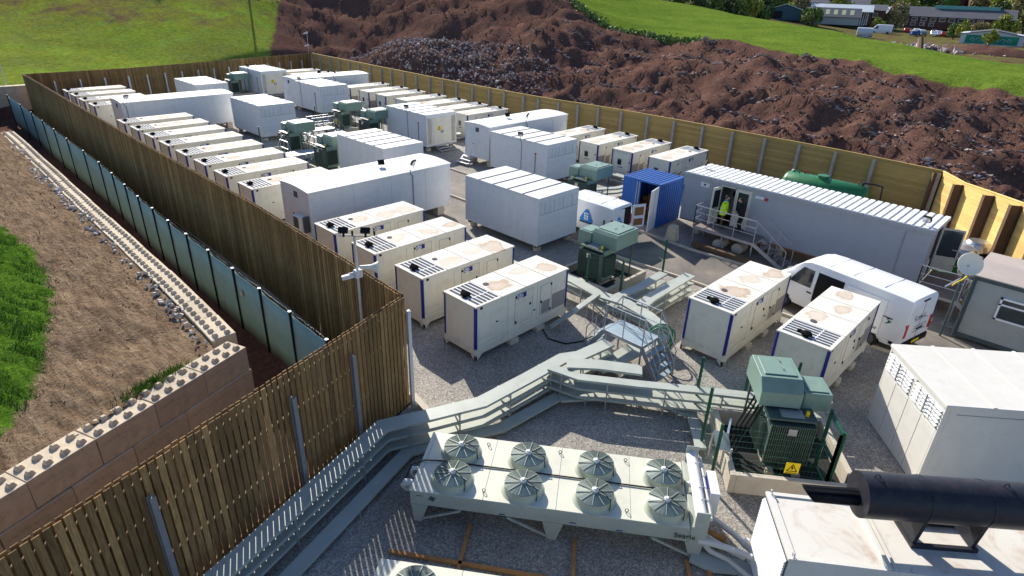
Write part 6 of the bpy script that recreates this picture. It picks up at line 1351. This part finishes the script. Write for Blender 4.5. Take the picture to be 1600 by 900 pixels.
HOUSES = [(364.8,106.5),(405.7,108.6),(395.5,87.4),(401.6,80.6),(393.1,73.1),(384.3,64.3),(444.4,70.9),(465.3,60.2),(457.4,107.9),(430,95),(425,50),(410,40)]
hl = ['brown roofed house at the left of the distant row behind the brick building','brown roofed house high behind the bare tree','dark roofed house behind the left end of the office roof','dark hipped house behind the middle of the office roof','brown house behind the green roof light','small dark house behind the right half of the office roof','pale house high up at the top right','large pale house highest at the top right corner','house high on the skyline above the offices','house among trees above the office roof','house at the right edge behind trees','house at the far right edge near the yellow tree']
for i, (x, y) in enumerate(HOUSES):
    o, rf = building('house', (x, y, 0), math.atan2(-x, y)*1.0+random.uniform(-.25,.25)-R(0), 9+random.uniform(0,3), 8, 4.6, 7.4, 'brick', random.choice(['tileroof','slate','tileroof']), hl[i], 'house', 'houses on the far slope', windows=[(1.2,1.4,3.0,1.2),(5.6,1.4,3.0,1.2),(1.2,1.6,.8,1.3)])
    MB().box(2,2.8,3.6,4.4,6.4,8.6).build('chimney', mat['brick'], rf)
van((222.6,58.9,gz(222.6,58.9)-.05), R(105), 6.0, 2.6, 'white minibus parked before the distant offices', 'van', 'vehicles in the distant car park')
def car(loc, rz, label, col):
    r = empty('parked_car', loc, rz, label, 'car', 'vehicles in the distant car park'); q = MB(); prof = [(0,.35),(0,.85),(.4,.95),(.9,1.42),(2.4,1.45),(3.1,.98),(4.1,.85),(4.2,.35)]; q.extr([Vector((x,-.85,z)) for x, z in prof], (0,1.7,0)); q.build('body', mat[col], r, bevel=.08)
    q = MB(); q.extr([Vector((x,-.86,z)) for x, z in [(.75,1.0),(1.05,1.38),(2.3,1.4),(2.85,1.0)]], (0,1.72,0)); q.build('windows', mat['winglass'], r)
    for x in (.8,3.3):
        for y in (-.86,.7): MB().cyl((x,y,.32),(x,y+.16,.32),.32,n=12).build('wheel', mat['tyre'], r)
for i, ((x, y), c) in enumerate(zip([(228.8,53.5),(233,52.6),(236.4,50.9),(238.6,48.6),(240.9,46),(242.2,43.9),(219.7,52)], ['carblue','cargrey','vanwhite','carred','vanwhite','cargrey','carblue'])):
    car((x, y, gz(x, y)), R(20+random.uniform(-20,20)), ['blue car nearest the white minibus','grey car second from the white minibus','white car third from the minibus','red car in the middle of the parked row','white car fifth from the minibus','grey car at the right end of the parked row','blue car in front of the white minibus by the rubble'][i], c)
m = MB(); z = gz(191.6,57.4); m.cyl((0,0,1.2),(1.2,-3.6,1.2),1.15,n=20); m.box(-.2,1.4,-3,-.5,0,.4); tag(m.build('storage_tank', mat['lightroof'], None, (191.2,59.0,z)), 'white horizontal tank at the field edge left of the minibus', 'tank')
pts = []
for _ in range(420):
    x, y = 166+random.gauss(0,6), 38+random.gauss(0,6); pts.append((x, y, gz(x, y)))
stones('rubble', pts, .5, 1.3, 'pale heap of broken blocks beyond the field near the parked cars', lambda: random.choice([.5,.8,1,1]))
hu = np.linspace(-1, 1, 40); U2, V2_ = np.meshgrid(hu, hu, indexing='ij'); HX = 168+7*U2; HY = 25+11*V2_; rr2 = np.clip(1-U2**2-V2_**2, 0, 1)
e = grid_mesh('earth_heap', HX, HY, ground_at(HX, HY)-.4+rr2**.7*2.0+(fbm(HX*.6,HY*.6,5,4)-.5)*1.0*rr2, mat['redearth'] if 'redearth' in mat else mat['ground'], {'grass': np.zeros_like(HX), 'dry': np.zeros_like(HX)}); tag(e, 'red brown earth heap beyond the field in front of the gabled hall', 'earth heap')
m = MB(); m.cyl((0,0,.4),(3.2,1.2,2.6),.7,.5,n=8); m.cyl((.5,-1,.5),(2.4,-2.2,.9),.5,.4,n=8); tag(m.build('felled_trunk', mat['post'], None, (155.5,35,gz(155.5,35))), 'brown felled trunk sticking up at the far field edge', 'trunk')
# trees
def tree_mesh(kind, H, W, n, lm, s):
    mb = MB(); cl = []
    for _ in range(14): a = random.uniform(0,6.28); b = random.uniform(.0,1); rr_ = random.uniform(.15,.75); cl.append((W*.5*rr_*math.cos(a)*(1-.4*b), W*.5*rr_*math.sin(a)*(1-.4*b), H*(.32+.58*b), W*random.uniform(.16,.27)))
    for _ in range(n):
        cx, cy, cz, cr = random.choice(cl); v = Vector((random.gauss(0,1), random.gauss(0,1), random.gauss(0,.85))).normalized()*cr*random.uniform(.55,1.05); c = Vector((cx,cy,cz))+v
        q = Euler((random.random()*6,random.random()*6,random.random()*6)).to_matrix(); k = s*random.uniform(.6,1.3); t = random.uniform(.1,.9)
        mb.add([c+q@Vector(p)*k for p in ((-.5,-.3,0),(.5,-.3,0.1),(.4,.35,0),(-.35,.4,.1))], [(0,1,2,3)], 0, t)
    cr_ = mb.build('crown', mat[lm]); tb = MB(); tb.cyl((0,0,0),(0,0,H*.55),W*.045,W*.02,n=7)
    for cx, cy, cz, _ in cl[:7]: tb.cyl((0,0,H*random.uniform(.22,.4)),(cx,cy,cz),W*.02,W*.006,n=5)
    tk = tb.build('trunk', mat['bark']); r = empty('tree'); cr_.parent = r; tk.parent = r; return r
protos = {k: tree_mesh(k, 9, 9, 1500, m_, .75) for k, m_ in (('Y','leafY'),('G','leafG'),('D','leafD'),('B','leafB'))}; used_t = set()
TREES = [(141,86.5,'G',.42),(146.7,87,'G',.5),(153,86,'D',.5),(159.2,85,'G',.6),(165.1,84.5,'D',.62),(171,84,'G',.6),(176.9,83.5,'Y',.7),(182.6,83,'G',.62),(187,84,'D',.75),
 (282.5,103,'Y',.9),(293,101,'G',1),(275,95,'D',.8),(266.7,90,'Y',.8),(286,96,'Y',1.0),(325,97.6,'D',.9),(315,92,'Y',.95),(262.5,69.3,'B',.75),(256,68.5,'B',.55),(319.8,81.4,'Y',.9),(369,90,'D',1.0),(380,86.5,'D',.9),(386,80,'G',.9),(394,68.9,'B',.8),(375,57,'Y',1.1),(366,50,'Y',1.1),(347,44.5,'B',1.0),(355,47,'Y',1.0),
 (226,43.5,'G',.4),(221.4,40.8,'Y',.45),(236.7,39.4,'B',.5),(200,30.5,'Y',.36),(232,66,'Y',.42),(297,36.6,'B',.7),(466,115,'D',1.3),(490,97,'D',1.2),(449,139,'G',1.3),(371,147,'D',1.2),(356,133,'D',1.2),(351,146,'G',1.2),(420,125,'G',1.2),(340,120,'D',1.1),(500,75,'D',1.2),(520,60,'G',1.3),(480,50,'D',1.2),(530,100,'G',1.4),(520,130,'D',1.4),(430,160,'D',1.3),(305,112,'D',1.1),(240,110,'D',.9),(228,105,'G',.85),(250,108,'G',.9),(200,92,'D',.7),(192,90,'G',.7)]
kw = {'Y': 'yellow green spring tree', 'G': 'mid green leafy tree', 'D': 'dark green dense tree', 'B': 'bare budding brownish tree'}; bear = sorted(TREES, key=lambda t: -t[1]/t[0])
zone = lambda x, y: 'beyond the field left of the blue shed' if x < 210 and y > 70 else 'around the brick building and warehouse' if x < 300 and y > 60 else 'around the gabled hall and offices' if x < 300 else 'among the houses on the far slope'
cnt = {}
rt = random.Random(5)
for _ in range(34):
    d = rt.uniform(215, 345); px_ = rt.uniform(R(62.5), R(82.5)); x, y = d*math.sin(px_), d*math.cos(px_)
    if any(abs(x-a) < 9 and abs(y-b) < 9 for a, b in ((281,72),(284,55),(287,40),(227,80),(229,72),(240,86),(250,76),(214,90),(208,32),(222,58),(234,52),(240,46))): continue
    if d < 300 and 45 < y < 62: continue
    TREES.append((x, y, rt.choice('YYGBGD'), rt.uniform(.35,.75) if d < 300 else rt.uniform(.7,1.0)))
bear = sorted(TREES, key=lambda t: -t[1]/t[0])
for x, y, k, s in bear:
    o = copy_tree(protos[k]) if k in used_t else protos[k]; used_t.add(k); o.location = (x, y, gz(x, y)-.2); s *= 1.2; o.scale = (s*random.uniform(.9,1.15), s*random.uniform(.9,1.15), s*random.uniform(.85,1.1)); o.rotation_euler = (0,0,random.random()*6)
    key = (k, zone(x, y)); i = cnt.get(key, 0); cnt[key] = i+1
    tag(o, f'{ORD[i]} {kw[k]} from the left {zone(x,y)}', 'tree', 'trees beyond the field')
for x, y, h, lab in ((47.6,106.2,10.5,'tall timber utility pole on the hill top, right of the two'),(44.5,128,10.5,'tall timber utility pole on the hill top, left of the two')):
    r = empty('utility_pole', (x,y,gz(x,y)-.3), 0, lab, 'utility pole', 'utility poles on the hill'); MB().cyl((0,0,0),(0,0,h),.17,.13,n=10).build('pole', mat['bark'], r, smooth=True); MB().bar((-.8,0,h-.4),(.8,0,h-.4),.12).build('crossarm', mat['bark'], r)
rc = random.Random(3)
for i in range(12):
    x, y = 246+rc.uniform(-6,6), 60-2.3*i+rc.uniform(-.6,.6); car((x, y, gz(x, y)), R(15+rc.uniform(-25,25)), f'{ORD[i]} car from the left in the back row before the office windows', rc.choice(['carblue','cargrey','vanwhite','vanwhite','carred']))
# far wood along the skyline, one mass
mb = MB()
for _ in range(9000):
    a = R(random.uniform(50,100)); d = random.uniform(470,560); x, y = d*math.sin(a), d*math.cos(a); z = gz(x, y) if _ % 30 == 0 else None
    if z is None: z = zlast
    zlast = z; c = Vector((x, y, z+random.uniform(0,9))); q = Euler((random.random()*6,random.random()*6,random.random()*6)).to_matrix(); k = random.uniform(1.2,2.6)
    mb.add([c+q@Vector(p)*k for p in ((-.5,-.3,0),(.5,-.3,.1),(.4,.35,0),(-.35,.4,.1))], [(0,1,2,3)], 0, random.uniform(.1,.8))
tag(mb.build('far_wood', mat['leafD']), 'dark far wood along the skyline behind the houses', 'wood', kind='stuff')
# hedge strip between spoil and field
mb = MB()
for _ in range(1700):
    y = random.uniform(40, 66); x = float(xfield(np.array(y)))+random.gauss(0,.7); c = Vector((x, y, gz(x, y)+abs(random.gauss(0,.25)))); q = Euler((random.random()*6,random.random()*6,random.random()*6)).to_matrix(); k = random.uniform(.2,.45)
    mb.add([c+q@Vector(p)*k for p in ((-.5,-.3,0),(.5,-.3,.1),(.4,.35,0),(-.35,.4,.1))], [(0,1,2,3)], 0, random.uniform(.2,1))
tag(mb.build('undergrowth', mat['leafG']), 'scrubby weeds along the edge between spoil and field', 'weeds', kind='stuff')
# grass on the near bank
mb = MB(); 
for _ in range(26000):
    y = random.uniform(14.5, 34); gxm = float(np.interp(y, [14,17,18.5,21,24,27,30,34,40], [6.2,5.0,4.2,3.4,2.6,2.3,2.1,2.6,4.5])); x = 5.4-gxm-.5-abs(random.gauss(0,3.2))+random.gauss(0,.22)
    if y < 16.9+.62-.38*(5.6-x)+.3 or vnoise(np.array([x*1.3]), np.array([y*1.3]), 4)[0] < .28: continue
    z = bank_z(x, y)+float((fbm(np.array(x*.5), np.array(y*.35), 31, 5)-.5)*.5); h = random.uniform(.05,.16); a = random.random()*6.28; dx, dy = .012*math.cos(a), .012*math.sin(a); lx, ly = random.gauss(0,.04), random.gauss(0,.04)
    mb.add([(x-dx,y-dy,z-.02),(x+dx,y+dy,z-.02),(x+lx,y+ly,z+h)],[(0,1,2)],0,random.random())
for _ in range(900):
    x = random.gauss(3.2,.45); y = 16.9+.62-.38*(5.6-x)+random.uniform(.05,.5); z = bank_z(x,y); h = random.uniform(.1,.3); a = random.random()*6.28; dx, dy = .03*math.cos(a), .03*math.sin(a); lx, ly = random.gauss(0,.1), random.gauss(0,.1)
    mb.add([(x-dx,y-dy,z-.02),(x+dx,y+dy,z-.02),(x+lx,y+ly,z+h)],[(0,1,2)],0,random.uniform(.5,1))
tag(mb.build('grass', mat['grassb']), 'short grass tufts on the bare earth bank', 'grass', kind='stuff')
